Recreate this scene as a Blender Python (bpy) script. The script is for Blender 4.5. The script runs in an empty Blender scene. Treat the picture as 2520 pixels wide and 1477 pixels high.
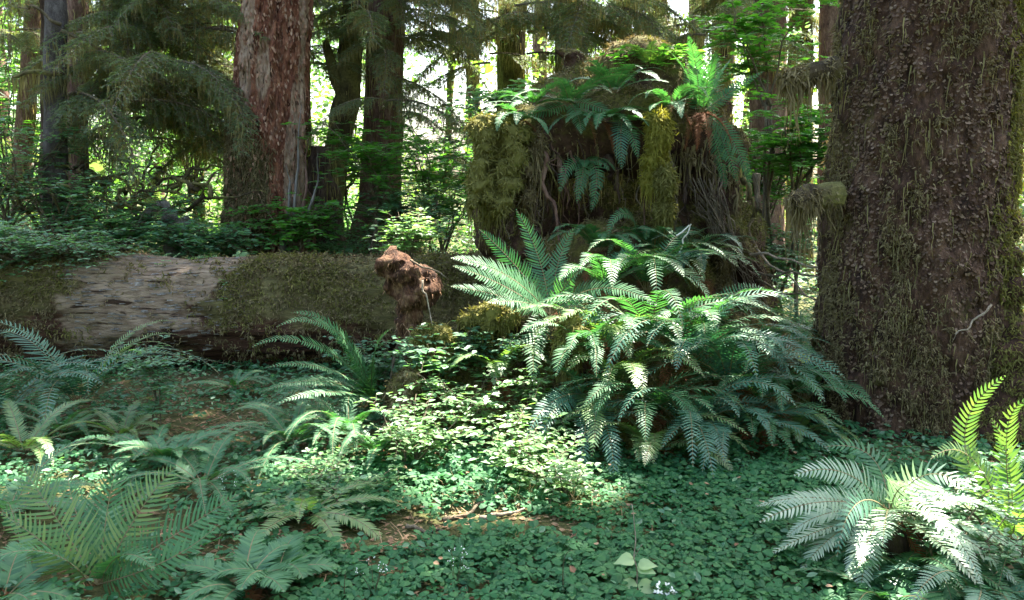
import bpy, math
import numpy as np
from mathutils import Vector
from mathutils.bvhtree import BVHTree
R = math.radians
sc = bpy.context.scene
COL = sc.collection
rng = np.random.default_rng(11)

# ------------------------------------------------------------------ camera, sky, sun, exposure
PITCH, EYE, F = R(8.0), 1.6, 2182.0            # F: focal length in pixels of a 2520 px wide picture
cd = bpy.data.cameras.new("camera"); cam = bpy.data.objects.new("camera", cd); COL.objects.link(cam)
cam.location = (0, 0, EYE); cam.rotation_euler = (R(90) - PITCH, 0, 0)
cd.sensor_width = 36.0; cd.lens = 36.0 * F / 2520.0; cd.clip_start = 0.05; cd.clip_end = 2000
sc.camera = cam
SUN_EL = R(58); SUN_AZ = R(38)                 # azimuth from +Y (ahead) towards +X (right)
SUN = np.array([math.sin(SUN_AZ) * math.cos(SUN_EL), math.cos(SUN_AZ) * math.cos(SUN_EL), math.sin(SUN_EL)])
w = bpy.data.worlds.new("World"); sc.world = w; w.use_nodes = True
nt = w.node_tree; bg = nt.nodes["Background"]; sky = nt.nodes.new("ShaderNodeTexSky")
sky.sky_type = 'NISHITA'; sky.sun_disc = False; sky.sun_elevation = SUN_EL; sky.sun_rotation = SUN_AZ
sky.dust_density = 4.0; sky.ozone_density = 1.0
nt.links.new(sky.outputs[0], bg.inputs[0]); bg.inputs[1].default_value = 0.115
sl = bpy.data.lights.new("sun", 'SUN'); sl.energy = 5.0; sl.angle = R(0.5); sl.color = (1.0, 0.94, 0.83)
so = bpy.data.objects.new("sun", sl); COL.objects.link(so)
so.rotation_euler = Vector(SUN).to_track_quat('Z', 'Y').to_euler(); so.location = (20, 20, 30)
vs = sc.view_settings; vs.view_transform = 'Standard'; vs.look = 'None'; vs.gamma = 1.0
vs.exposure = 3.35
cy = sc.cycles; cy.use_denoising = True; cy.max_bounces = 8; cy.diffuse_bounces = 4; cy.glossy_bounces = 2
cy.transmission_bounces = 4; cy.transparent_max_bounces = 4; cy.sample_clamp_indirect = 4.0
cy.caustics_reflective = False; cy.caustics_refractive = False

# ------------------------------------------------------------------ placing helpers
FW = np.array([0, math.cos(PITCH), -math.sin(PITCH)]); UPV = np.array([0, math.sin(PITCH), math.cos(PITCH)])
CAM = np.array([0, 0, EYE])
def A(*a): return np.array(a, float)
def ray(u, v): return A(1, 0, 0) * (u - 1260) / F - UPV * (v - 738.5) / F + FW
def W(u, v, d):
    r = ray(u, v); return CAM + r * d / r[1]
def nrm(x): return x / (np.linalg.norm(x, axis=-1, keepdims=True) + 1e-9)
def U(a, b, n=None): return rng.uniform(a, b, n)

# ------------------------------------------------------------------ noise
def _h(i, j, k, s):
    n = (i * 374761393 + j * 668265263 + k * 2147483647 + s * 974634777) & 0xffffffff
    n = ((n ^ (n >> 13)) * 1274126177) & 0xffffffff
    return ((n ^ (n >> 16)) & 0xffff) / 65535.0
def vnoise(p, s=0):
    p = np.asarray(p, float); q = np.floor(p).astype(np.int64); f = p - q; f = f * f * (3 - 2 * f)
    x, y, z = q[..., 0], q[..., 1], q[..., 2]; a, b, c = f[..., 0], f[..., 1], f[..., 2]
    o = 0
    for dx in (0, 1):
        for dy in (0, 1):
            for dz in (0, 1):
                o = o + _h(x + dx, y + dy, z + dz, s) * (a if dx else 1 - a) * (b if dy else 1 - b) * (c if dz else 1 - c)
    return o * 2 - 1
def fbm(p, o=4, s=0):
    t, a, p = 0, 1.0, np.asarray(p, float)
    for i in range(o):
        t = t + vnoise(p, s + i) * a; p = p * 2.03 + 7.1; a *= 0.5
    return t
def sstep(x, a, b):
    t = np.clip((x - a) / (b - a), 0, 1); return t * t * (3 - 2 * t)

# ------------------------------------------------------------------ mesh accumulation
class MB:
    def __init__(s): s.v = []; s.f = []; s.n = 0
    def add(s, V, Fs, m=0, off=None):
        V = np.asarray(V, float).reshape(-1, 3); s.v.append(V)
        for f in (Fs if isinstance(Fs, list) else [Fs]):
            s.f.append((np.asarray(f, np.int64) + s.n, m))
        s.n += len(V); return s
    def mesh(s, name, mats, loc=(0, 0, 0), smooth=True, attr=None):
        V = np.concatenate(s.v) - np.asarray(loc, float)
        lt = np.concatenate([np.full(len(f), f.shape[1]) for f, m in s.f])
        li = np.concatenate([f.ravel() for f, m in s.f]); mi = np.concatenate([np.full(len(f), m) for f, m in s.f])
        me = bpy.data.meshes.new(name)
        me.vertices.add(len(V)); me.vertices.foreach_set("co", V.ravel().astype(np.float32))
        me.loops.add(len(li)); me.loops.foreach_set("vertex_index", li.astype(np.int32))
        me.polygons.add(len(lt)); me.polygons.foreach_set("loop_start", np.concatenate([[0], np.cumsum(lt)[:-1]]).astype(np.int32))
        me.polygons.foreach_set("material_index", mi.astype(np.int32))
        me.polygons.foreach_set("use_smooth", np.full(len(lt), bool(smooth)))
        for m in mats: me.materials.append(m)
        if attr:
            for k, a in attr.items():
                at = me.attributes.new(k, 'FLOAT', 'POINT'); at.data.foreach_set("value", np.asarray(a, np.float32))
        me.update(calc_edges=True); return me
LABELS = set()
def tag(o, label, cat, group=None, kind=None):
    o["label"] = label; o["category"] = cat
    if group: o["group"] = group
    if kind: o["kind"] = kind
    n = len(label.split())
    if not 4 <= n <= 16: print("LABEL LENGTH", n, label)
    if label in LABELS: print("LABEL TWICE", label)
    LABELS.add(label); return o
def thing(name, label, cat, loc=(0, 0, 0), group=None):
    o = bpy.data.objects.new(name, None); o.empty_display_size = .1; o.location = tuple(loc); COL.objects.link(o)
    return tag(o, label, cat, group)
def part(name, mb, mats, root=None, kind=None, smooth=True, attr=None):
    top = root
    loc = A(0, 0, 0)
    while top is not None: loc = loc + A(*top.location); top = top.parent
    o = bpy.data.objects.new(name, mb.mesh(name, mats if isinstance(mats, list) else [mats], loc, smooth, attr))
    o.parent = root; COL.objects.link(o)
    if kind: o["kind"] = kind
    return o
def inst(name, me, root, loc, rz, tilt, s):       # a part that shares its mesh with others
    o = bpy.data.objects.new(name, me); COL.objects.link(o); o.parent = root
    o.location = tuple(A(*loc) - A(*root.location)); o.rotation_euler = (tilt[0], tilt[1], rz); o.scale = (s, s, s); return o

# ------------------------------------------------------------------ materials
def ramp(nt, stops, fac):
    r = nt.nodes.new("ShaderNodeValToRGB"); e = r.color_ramp.elements
    while len(e) < len(stops): e.new(0.5)
    for el, (p, c) in zip(e, stops): el.position = p; el.color = (*c, 1)
    nt.links.new(fac, r.inputs[0]); return r.outputs[0]
def noise(nt, scale, detail=4, stretch=None, rough=.6):
    tc = nt.nodes.new("ShaderNodeTexCoord"); o = tc.outputs["Object"]
    if stretch:
        mp = nt.nodes.new("ShaderNodeMapping"); mp.inputs["Scale"].default_value = stretch; nt.links.new(o, mp.inputs[0]); o = mp.outputs[0]
    n = nt.nodes.new("ShaderNodeTexNoise"); n.inputs["Scale"].default_value = scale; n.inputs["Detail"].default_value = detail
    n.inputs["Roughness"].default_value = rough; nt.links.new(o, n.inputs["Vector"]); return n.outputs[0]
def mixc(nt, f, a, b, mode='MIX'):
    m = nt.nodes.new("ShaderNodeMix"); m.data_type = 'RGBA'; m.blend_type = mode
    if isinstance(f, float): m.inputs[0].default_value = f
    else: nt.links.new(f, m.inputs[0])
    for i, x in ((6, a), (7, b)):
        if isinstance(x, tuple): m.inputs[i].default_value = (*x, 1)
        else: nt.links.new(x, m.inputs[i])
    return m.outputs[2]
def newmat(name):
    m = bpy.data.materials.new(name); m.use_nodes = True; return m, m.node_tree, m.node_tree.nodes["Principled BSDF"]
def leafmat(name, cols, rough=.5, trans=.3, tcol=None, spec=.5):
    m, nt, b = newmat(name)
    g = nt.nodes.new("ShaderNodeNewGeometry"); c = ramp(nt, [(i / (len(cols) - 1), k) for i, k in enumerate(cols)], g.outputs["Random Per Island"])
    n = noise(nt, 1.7, 3); c = mixc(nt, ramp(nt, [(.35, (0, 0, 0)), (.7, (.45, .45, .45))], n), c, cols[-1])
    nt.links.new(c, b.inputs["Base Color"]); b.inputs["Roughness"].default_value = rough; b.inputs["Specular IOR Level"].default_value = spec
    if trans > 0:
        t = nt.nodes.new("ShaderNodeBsdfTranslucent"); tc = mixc(nt, 1.0, c, tcol or (1.9, 2.0, .8), 'MULTIPLY'); nt.links.new(tc, t.inputs[0])
        mx = nt.nodes.new("ShaderNodeMixShader"); mx.inputs[0].default_value = trans
        nt.links.new(b.outputs[0], mx.inputs[1]); nt.links.new(t.outputs[0], mx.inputs[2])
        nt.links.new(mx.outputs[0], nt.nodes["Material Output"].inputs[0])
    return m
def bump(nt, b, h, s, d=.02):
    bp = nt.nodes.new("ShaderNodeBump"); bp.inputs["Strength"].default_value = s; bp.inputs["Distance"].default_value = d
    nt.links.new(h, bp.inputs["Height"]); nt.links.new(bp.outputs[0], b.inputs["Normal"])
def barkmat(name, stops, scale=9, stretch=(1, 1, .3), moss=None, mosscov=.5, attr=None, attrcol=None, attr2=None, attr2col=None, bs=.7, cracks=None):
    m, nt, b = newmat(name)
    n = noise(nt, scale, 8, stretch, .7); c = ramp(nt, stops, n)
    n3 = noise(nt, scale * 4, 5, stretch, .7); c = mixc(nt, .6, c, ramp(nt, [(.3, (.25, .25, .25)), (.75, (1, 1, 1))], n3), 'MULTIPLY')
    def layer(c, a, col):
        at = nt.nodes.new("ShaderNodeAttribute"); at.attribute_name = a
        nn = noise(nt, 22, 6, stretch, .7); ad = nt.nodes.new("ShaderNodeMath"); ad.operation = 'MULTIPLY_ADD'
        nt.links.new(at.outputs["Fac"], ad.inputs[0]); ad.inputs[1].default_value = 1.6; nt.links.new(nn, ad.inputs[2])
        f = ramp(nt, [(.78, (0, 0, 0)), (1.0, (1, 1, 1))], ad.outputs[0])
        cc = ramp(nt, [(.3, col[0]), (.7, col[1])], noise(nt, 30, 5, stretch))
        return mixc(nt, f, c, cc)
    if attr2: c = layer(c, attr2, attr2col)
    if cracks: c = mixc(nt, 1.0, c, ramp(nt, [(.36, (.16, .12, .10)), (.43, (1, 1, 1))], noise(nt, 26, 5, cracks)), 'MULTIPLY')
    if attr: c = layer(c, attr, attrcol)
    if moss:
        f = ramp(nt, [(mosscov, (0, 0, 0)), (mosscov + .12, (1, 1, 1))], noise(nt, 3.2, 6, (1, 1, .6)))
        c = mixc(nt, f, c, ramp(nt, [(.3, moss[0]), (.7, moss[1])], noise(nt, 40, 4)))
    nt.links.new(c, b.inputs["Base Color"]); b.inputs["Roughness"].default_value = .9; b.inputs["Specular IOR Level"].default_value = .2
    bump(nt, b, n3, bs, .03); return m
MOSS_C = ((.035, .034, .010), (.12, .105, .028))
M_fern = leafmat("fern_green", [(.026, .085, .042), (.042, .125, .055), (.065, .15, .06)], .55, .26, (1.6, 2.2, .7), .32)
M_fern_lit = leafmat("fern_sunlit_green", [(.06, .14, .055), (.10, .18, .07), (.14, .20, .07)], .42, .35, (1.7, 2.0, .6))  # lit copy of the fern green: sunlight put into the colour
M_fern_glare = leafmat("fern_sun_glare", [(.12, .20, .13), (.17, .25, .17), (.22, .29, .2)], .35, .22, (1.3, 1.6, .9), .6)  # sun glare on the fronds, put into a paler, bluer base colour
M_fern_blue = leafmat("fern_bluish_green", [(.03, .095, .06), (.048, .12, .075)], .5, .15, (1.2, 2.0, .8), .4)
M_fern_dead = leafmat("fern_dead_brown", [(.10, .035, .015), (.16, .065, .025)], .8, .2, (1.5, 1.2, .8), .2)
M_rachis = leafmat("fern_stalk", [(.16, .14, .06), (.12, .08, .035)], .6, 0)
M_clover = leafmat("clover_green", [(.011, .06, .024), (.017, .085, .032), (.024, .105, .036), (.05, .135, .045)], .6, .28, (1.5, 2.0, .7), .22)
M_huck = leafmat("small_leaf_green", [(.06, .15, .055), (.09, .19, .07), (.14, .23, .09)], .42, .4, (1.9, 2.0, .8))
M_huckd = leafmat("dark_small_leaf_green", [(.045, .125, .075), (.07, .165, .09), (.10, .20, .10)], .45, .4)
M_maple = leafmat("maple_leaf_green", [(.045, .14, .03), (.06, .18, .035), (.09, .21, .05)], .5, .45, (1.9, 2.2, .6))
M_needle = leafmat("needle_green", [(.055, .105, .06), (.09, .14, .072), (.15, .17, .08)], .55, .4)
M_beard = leafmat("hanging_moss", [(.12, .105, .05), (.19, .165, .08), (.27, .235, .12)], .9, .4, (1.6, 1.5, .8), .1)
M_tuft = leafmat("moss_brown_olive", [(.055, .038, .02), (.11, .085, .042), (.21, .17, .09)], .95, .15, (1.3, 1.2, .7), .1)
M_tuftg = leafmat("moss_olive_green", [(.06, .06, .016), (.11, .105, .03), (.18, .165, .055)], .95, .2, (1.4, 1.4, .6), .1)
M_tuftb = leafmat("moss_bright_gold_green", [(.12, .12, .022), (.17, .16, .03), (.24, .22, .05)], .95, .3, (1.4, 1.4, .6), .1)
M_litter = leafmat("dry_litter", [(.10, .05, .03), (.20, .12, .07), (.30, .20, .12)], .9, .1, (1, 1, 1), .15)
M_straw = leafmat("dry_straw", [(.20, .12, .06), (.34, .24, .12), (.42, .34, .2)], .8, .2, (1, 1, .8), .2)
M_fibre = leafmat("wood_fibre", [(.07, .03, .015), (.16, .08, .045), (.28, .17, .10)], .9, 0, None, .1)
M_twig = barkmat("twig_bark", [(.3, (.09, .065, .04)), (.7, (.26, .21, .14))], 30)
M_deadtwig = barkmat("bleached_twig", [(.3, (.22, .17, .12)), (.7, (.45, .38, .28))], 30)
M_stemgreen = barkmat("green_stem", [(.3, (.06, .07, .03)), (.7, (.12, .12, .05))], 30)
M_spruce = barkmat("spruce_bark", [(.32, (.014, .007, .004)), (.5, (.060, .030, .018)), (.72, (.15, .086, .054))], 12, (1, 1, .45), MOSS_C, .62)
M_scale = leafmat("bark_flake", [(.02, .009, .005), (.045, .022, .013), (.08, .044, .027), (.16, .11, .075)], .85, 0, None, .25)
M_brown = barkmat("brown_bark", [(.3, (.04, .025, .02)), (.5, (.10, .065, .05)), (.72, (.19, .135, .11))], 12, (1, 1, .3), MOSS_C, .58)
M_grey = barkmat("grey_bark", [(.3, (.055, .045, .042)), (.5, (.09, .075, .072)), (.72, (.16, .14, .135))], 18, (1, 1, .6), MOSS_C, .68, bs=.4)
M_mossbark = barkmat("mossy_bark", [(.3, (.03, .022, .012)), (.7, (.09, .065, .035))], 12, (1, 1, .3), ((.075, .07, .022), (.19, .17, .06)), .44)
M_redbark = barkmat("red_bark", [(.3, (.065, .034, .025)), (.5, (.18, .10, .075)), (.72, (.33, .21, .165))], 13, (1, 1, .35), MOSS_C, .66)
M_snag = barkmat("peeling_red_wood", [(.28, (.05, .017, .010)), (.46, (.18, .065, .036)), (.6, (.28, .12, .07)), (.78, (.44, .27, .18))], 11, (1, 1, .38),
                 None, .5, "moss", ((.028, .026, .010), (.095, .085, .03)), "pale", ((.16, .085, .05), (.34, .25, .18)), 1.0, (1, 1, .12))
M_log = barkmat("rotting_log_wood", [(.3, (.02, .010, .007)), (.5, (.075, .034, .020)), (.72, (.15, .08, .05))], 9, (.22, 1, 1), None, .5,
                "moss", ((.05, .044, .018), (.15, .125, .05)), "bare", ((.095, .06, .036), (.29, .215, .15)), .9, (.07, 1, 1))
M_burl = barkmat("burl_wood", [(.34, (.018, .008, .005)), (.5, (.11, .05, .026)), (.72, (.29, .18, .10))], 13, (1, 1, .35), bs=1.0)
M_pale = barkmat("weathered_wood", [(.3, (.10, .085, .075)), (.6, (.26, .235, .21)), (.8, (.40, .37, .34))], 14, (1, 1, .15))
def upmoss(name, soil, moss):
    m, nt, b = newmat(name)
    c = ramp(nt, [(.3, soil[0]), (.7, soil[1])], noise(nt, 14, 8, None, .7))
    g = nt.nodes.new("ShaderNodeNewGeometry"); sx = nt.nodes.new("ShaderNodeSeparateXYZ"); nt.links.new(g.outputs["Normal"], sx.inputs[0])
    ad = nt.nodes.new("ShaderNodeMath"); ad.operation = 'MULTIPLY_ADD'; nt.links.new(sx.outputs[2], ad.inputs[0]); ad.inputs[1].default_value = .35
    nt.links.new(noise(nt, 6, 6), ad.inputs[2]); f = ramp(nt, [(.5, (0, 0, 0)), (.68, (1, 1, 1))], ad.outputs[0])
    c = mixc(nt, f, c, ramp(nt, [(.3, moss[0]), (.7, moss[1])], noise(nt, 35, 5)))
    nt.links.new(c, b.inputs["Base Color"]); b.inputs["Roughness"].default_value = .95; b.inputs["Specular IOR Level"].default_value = .15
    bump(nt, b, noise(nt, 45, 6), .8, .03); return m
M_root = upmoss("root_soil_and_moss", ((.016, .009, .006), (.09, .05, .034)), MOSS_C)
M_ground = upmoss("forest_soil", ((.035, .02, .014), (.15, .095, .065)), ((.03, .035, .012), (.09, .085, .03)))

# ------------------------------------------------------------------ shape builders
def rings(C, X, Y, rad, sides, mb, m=0, cap=True):          # C,X,Y (n,3); rad (n,) or (n,sides)
    n = len(C); a = np.linspace(0, 2 * math.pi, sides, endpoint=False)
    rad = np.broadcast_to(np.asarray(rad, float).reshape(n, -1), (n, sides))
    V = C[:, None] + rad[..., None] * (np.cos(a)[None, :, None] * X[:, None] + np.sin(a)[None, :, None] * Y[:, None])
    i = np.arange(n - 1)[:, None] * sides; j = np.arange(sides)[None]; k = (j + 1) % sides
    Q = np.stack([i + j, i + k, i + sides + k, i + sides + j], -1).reshape(-1, 4)
    fs = [Q]
    if cap and sides <= 12: fs += [np.arange(sides)[::-1][None], (np.arange(sides) + (n - 1) * sides)[None]]
    mb.add(V, fs, m); return V
def frames(P):
    T = nrm(np.gradient(P, axis=0)); ref = np.where(np.abs(T[:, 2:3]) > .9, A(1, 0, 0)[None], A(0, 0, 1)[None])
    X = nrm(np.cross(T, ref)); return T, X, np.cross(T, X)
def tube(mb, P, r, sides=6, m=0):
    P = np.asarray(P, float); T, X, Y = frames(P); r = np.broadcast_to(np.asarray(r, float), (len(P),)); return rings(P, X, Y, r, sides, mb, m)
def bez(P, n=12):
    t = np.linspace(0, 1, n)[:, None]; P = [np.asarray(p, float) for p in P]
    while len(P) > 1: P = [a * (1 - t) + b * t for a, b in zip(P[:-1], P[1:])]
    return P[0]
def wiggle(P, amp, s=None):
    P = np.asarray(P, float); n = len(P); t = np.linspace(0, 1, n)[:, None]; ph = U(0, 50, 3)
    o = np.stack([vnoise(np.stack([t[:, 0] * 5 + ph[k], t[:, 0] * 0 + k, t[:, 0] * 0], -1), 3) for k in range(3)], -1)
    return P + o * amp * np.minimum(1, t * 4)
def place(mb, TV, TF, pos, d, nor, s, m=0):                 # template: x across, y along, z normal
    pos = np.asarray(pos, float).reshape(-1, 3); n = len(pos)
    if not n: return
    d = nrm(np.broadcast_to(np.asarray(d, float), (n, 3))); nor = np.broadcast_to(np.asarray(nor, float), (n, 3))
    X = nrm(np.cross(d, nor)); Z = np.cross(X, d); s = np.broadcast_to(np.asarray(s, float), (n,))[:, None, None]
    V = pos[:, None] + s * (TV[None, :, 0:1] * X[:, None] + TV[None, :, 1:2] * d[:, None] + TV[None, :, 2:3] * Z[:, None])
    off = (np.arange(n) * len(TV))[:, None, None]
    mb.add(V, [(np.asarray(f)[None] + off).reshape(-1, len(f[0])) for f in TF], m)
OVAL = (A(0, 0, 0, -.26, .32, .05, -.24, .65, .04, 0, 1, -.06, .24, .65, .04, .26, .32, .05).reshape(-1, 3), [[[0, 3, 2, 1], [0, 5, 4, 3]]])
BROAD = (A(0, 0, 0, -.36, .25, .06, -.34, .6, .06, 0, 1.05, -.10, .34, .6, .06, .36, .25, .06).reshape(-1, 3), [[[0, 3, 2, 1], [0, 5, 4, 3]]])
def _pointed():
    V = []; F = []
    for y, h in [(0, .02), (.12, .27), (.32, .38), (.58, .31), (.82, .15), (1.08, .0)]:
        z = -.28 * y * y; V += [(-h, y, z + h * .22), (0, y, z), (h, y, z + h * .22)]
    for i in range(5): b = i * 3; F += [[b, b + 1, b + 4, b + 3], [b + 1, b + 2, b + 5, b + 4]]
    return A(*V), [F]
POINTED = _pointed()
def _clover():
    V = []; F = []
    for k in range(3):
        a = k * 2 * math.pi / 3; c, s = math.cos(a), math.sin(a)
        q = [(0, .04, .0), (0, .8, .05), (.26, 1, -.06), (.52, .82, -.16), (.40, .42, -.10), (-.26, 1, -.06), (-.52, .82, -.16), (-.40, .42, -.10)]
        b = len(V); V += [(x * c - y * s, x * s + y * c, z) for x, y, z in q]
        F += [[b, b + 4, b + 3, b + 2, b + 1], [b, b + 1, b + 5, b + 6, b + 7]]
    return A(*V), [F]
CLOVER = _clover()
def _maple():
    pts = [(0, 0)]; prof = [(-150, .35), (-125, .6), (-105, .42), (-85, .78), (-60, .5), (-42, .62), (-35, .92), (-22, .55), (-8, .75), (0, 1.08)]
    pr = prof + [(-a, r) for a, r in prof[-2::-1]]
    V = [(0, .32, .03)] + [(r * .62 * math.sin(R(a)), .32 + r * .68 * math.cos(R(a)), -.10 * r * r) for a, r in pr]
    n = len(pr); return A(*V), [[[0, i + 2, i + 1] for i in range(n - 1)]]
MAPLE = _maple()
def frond(mb, P, up, pl, n=34, wd=.010, fold=.15, prof=1.0, sideV=None, ragged=.13, start=.10, m=0, mr=1):
    P = np.asarray(P, float); seg = np.r_[0, np.cumsum(np.linalg.norm(np.diff(P, axis=0), axis=1))]; L = seg[-1]
    def at(t): return np.stack([np.interp(t * L, seg, P[:, k]) for k in range(3)], -1)
    tt = np.linspace(0, 1, 16); C = at(tt); T0 = nrm(np.gradient(C, axis=0))
    t = np.linspace(start, .995, n); p = at(t); T = nrm(at(np.minimum(t + .03, 1)) - at(t - .03))
    S = nrm(np.cross(T, np.broadcast_to(up, T.shape))) if sideV is None else nrm(sideV - T * (T @ sideV)[:, None])
    N = np.cross(S, T)
    f = np.minimum(1, .62 + t * 1.3) * np.clip(1 - t ** 2.4, 0.02, 1) ** .75 * prof
    o = []
    for sd in (-1, 1):
        ln = pl * f * (1 + U(-ragged, ragged, n)) * np.where(U(0, 1, n) < .06, U(.15, .7, n), 1); a = R(12) + R(32) * t + R(4) * U(-1, 1, n)
        D = nrm(sd * S * np.cos(a)[:, None] + T * np.sin(a)[:, None] + N * (fold + U(-.10, .10, n))[:, None])
        Wd = nrm(np.cross(N, D)) * sd + N * U(-.18, .18, n)[:, None]
        js = A(0, .15, .5, .8, 1.0); ws = A(.45, 1, .9, .55, .04)
        q = p[:, None] + D[:, None] * (js * 1)[None, :, None] * ln[:, None, None] + (T[:, None] * .14 - N[:, None] * .13) * (js ** 2)[None, :, None] * ln[:, None, None]
        hw = ws[None, :, None] * (wd * (.5 + .5 * f / max(prof, .1)))[:, None, None] * .5
        o.append(np.stack([q - Wd[:, None] * hw, q + Wd[:, None] * hw], 2))
    V = np.concatenate(o).reshape(-1, 3); k = np.arange(2 * n)[:, None] * 10; j = np.arange(4)[None] * 2
    mb.add(V, np.stack([k + j, k + j + 1, k + j + 3, k + j + 2], -1).reshape(-1, 4), m)
    tube(mb, C, np.linspace(.0032, .0009, 16), 4, mr)
def arch(base, az, L, e0, e1, p=1.2, n=16, sway=.0):
    s = np.linspace(0, 1, n); th = e0 + (e1 - e0) * s ** p; a = az + sway * s
    d = np.stack([np.cos(th) * np.sin(a), np.cos(th) * np.cos(a), np.sin(th)], -1)
    return base + np.concatenate([[[0, 0, 0]], np.cumsum((d[1:] + d[:-1]) * .5 * L / (n - 1), axis=0)])
FERNS = "sword ferns growing on and around the root mound"
def fern(label, base, n, L, e0=(45, 78), e1=(-55, -10), az=(0, 360), pl=.085, mat=None, dead=0, hero=(), group=FERNS, name="sword_fern", pn=34, wd=.0125, cat="fern", crown=0):
    base = np.asarray(base, float); root = thing(name, label, cat, base, group); mat = mat or M_fern
    az = np.linspace(R(az[0]), R(az[1]), n, endpoint=False) if n else []
    for a in az:
        a = a + U(-.25, .25); mb = MB(); l = L * U(.75, 1.1)
        P = arch(base + A(math.sin(a), math.cos(a), 0) * .02, a, l, R(U(*e0)), R(U(*e1)), U(1.0, 1.5), 16, U(-.35, .35))
        sv = A(math.cos(a), -math.sin(a), U(-.25, .25)); frond(mb, P, None, pl * U(.85, 1.1), pn, wd, U(.05, .3), sideV=sv)
        part("frond", mb, [mat, M_rachis], root, smooth=False)
    for h in hero:                                           # (points in px + depth, pinna length, up hint, material)
        mb = MB(); pts = [base] + [W(*q) for q in h[0]]; P = bez(pts, 18)
        up = np.asarray(h[2] if len(h) > 2 and h[2] is not None else (0, -.75, .65), float)
        frond(mb, P, up, h[1], max(16, int(np.linalg.norm(np.diff(P, axis=0), axis=1).sum() / .0215)), wd * 1.05, U(.0, .2))
        part("frond", mb, [h[3] if len(h) > 3 and h[3] else mat, M_rachis], root, smooth=False)
    if crown:                                                # the old fibrous crown the fronds spring from
        mb = MB(); f_ = base - A(0, 0, crown); tube(mb, bez([f_, (f_ + base) / 2 + A(.02, .01, 0), base], 10), np.linspace(.11, .05, 10) * (1 + U(-.15, .15, 10)), 12); part("crown", mb, M_brown, root)
    for k in range(dead):
        a = U(0, 6.28); mb = MB(); P = arch(base, a, L * U(.5, .8), R(U(-5, 25)), R(U(-88, -75)), .5)
        frond(mb, P, None, pl * .6, pn, wd * .5, .5, sideV=A(math.cos(a), -math.sin(a), 0), ragged=.4)
        part("dead_frond", mb, [M_fern_dead, M_fern_dead], root, smooth=False)
    return root
def blades(mb, pos, nor, ln, wd, grav=.6, curl=.5, m=0, seg=3):     # short curled ribbons: moss, bark fringe
    n = len(pos); d = nrm(nor + U(-1, 1, (n, 3)) * curl); ln = np.broadcast_to(ln, (n,)) * U(.5, 1.3, n); sd = nrm(np.cross(d, U(-1, 1, (n, 3))))
    p = pos.copy(); o = []; g = A(0, 0, -grav)
    for k in range(seg + 1):
        h = wd * .5 * (1 - k / seg * .8); o.append(np.stack([p - sd * h, p + sd * h], 1))
        d = nrm(d + g / seg * 1.4 + U(-1, 1, (n, 3)) * curl * .5); p = p + d * (ln / seg)[:, None]
    V = np.stack(o, 1).reshape(-1, 3); b = np.arange(n)[:, None] * 2 * (seg + 1); j = np.arange(seg)[None] * 2
    mb.add(V, np.stack([b + j, b + j + 1, b + j + 3, b + j + 2], -1).reshape(-1, 4), m)
def clumps(mb, pos, nor, k, r, ln, wd, grav, curl):
    n = len(pos); z = rng.random(n)[:, None] ** 2 * 1.2 + .5; p = np.repeat(pos, k, 0) + nrm(U(-1, 1, (n * k, 3))) * np.repeat(z, k, 0) * r * U(0, 1, (n * k, 1)); blades(mb, p, np.repeat(nor, k, 0), ln, wd, grav, curl)
def beard(mb, pos, ln, wd=.010, m=0, seg=5, sway=.05):              # hanging strands
    n = len(pos); ln = np.broadcast_to(ln, (n,)) * U(.35, 1.2, n); a = U(0, 6.28, n); sd = np.stack([np.cos(a), np.sin(a), a * 0], -1); o = []
    p = np.asarray(pos, float).copy(); dr = U(-1, 1, (n, 3)) * A(1, 1, 0) * sway
    for k in range(seg + 1):
        h = (wd * U(.4, 1.2, n) * (1 - k / seg * .85))[:, None] * .5; o.append(np.stack([p - sd * h, p + sd * h], 1))
        p = p + (A(0, 0, -1) + dr + U(-1, 1, (n, 3)) * .22) * (ln / seg)[:, None]
    V = np.stack(o, 1).reshape(-1, 3); b = np.arange(n)[:, None] * 2 * (seg + 1); j = np.arange(seg)[None] * 2
    mb.add(V, np.stack([b + j, b + j + 1, b + j + 3, b + j + 2], -1).reshape(-1, 4), m)
def tris_of(me):
    me.calc_loop_triangles(); n = len(me.vertices); V = np.empty(n * 3); me.vertices.foreach_get("co", V)
    T = np.empty(len(me.loop_triangles) * 3, np.int32); me.loop_triangles.foreach_get("vertices", T); return V.reshape(-1, 3), T.reshape(-1, 3)
def sample(V, T, n, wf=None):
    a, b, c = V[T[:, 0]], V[T[:, 1]], V[T[:, 2]]; cr = np.cross(b - a, c - a); ar = np.linalg.norm(cr, axis=1); N = nrm(cr); ct = (a + b + c) / 3
    w = ar * (wf(ct, N) if wf else 1); i = rng.choice(len(T), n, p=w / w.sum()); x, y = U(0, 1, n), U(0, 1, n); k = x + y > 1; x[k], y[k] = 1 - x[k], 1 - y[k]
    return a[i] + (b - a)[i] * x[:, None] + (c - a)[i] * y[:, None], N[i]
def sphere(mb, c, r, n=14):
    th = np.linspace(0.02, math.pi - .02, n); r = np.broadcast_to(np.asarray(r, float), (3,))
    C = np.asarray(c, float)[None] + np.cos(th)[:, None] * A(0, 0, 1) * r[2]; a = np.linspace(0, 6.2832, n * 2, endpoint=False)
    V = C[:, None] + np.sin(th)[:, None, None] * np.stack([np.cos(a) * r[0], np.sin(a) * r[1], a * 0], -1)[None]; s = n * 2
    i = np.arange(n - 1)[:, None] * s; j = np.arange(s)[None]; k = (j + 1) % s
    mb.add(V, [np.stack([i + j, i + s + j, i + s + k, i + k], -1).reshape(-1, 4), np.arange(s)[None], (np.arange(s)[::-1] + (n - 1) * s)[None]])
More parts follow.
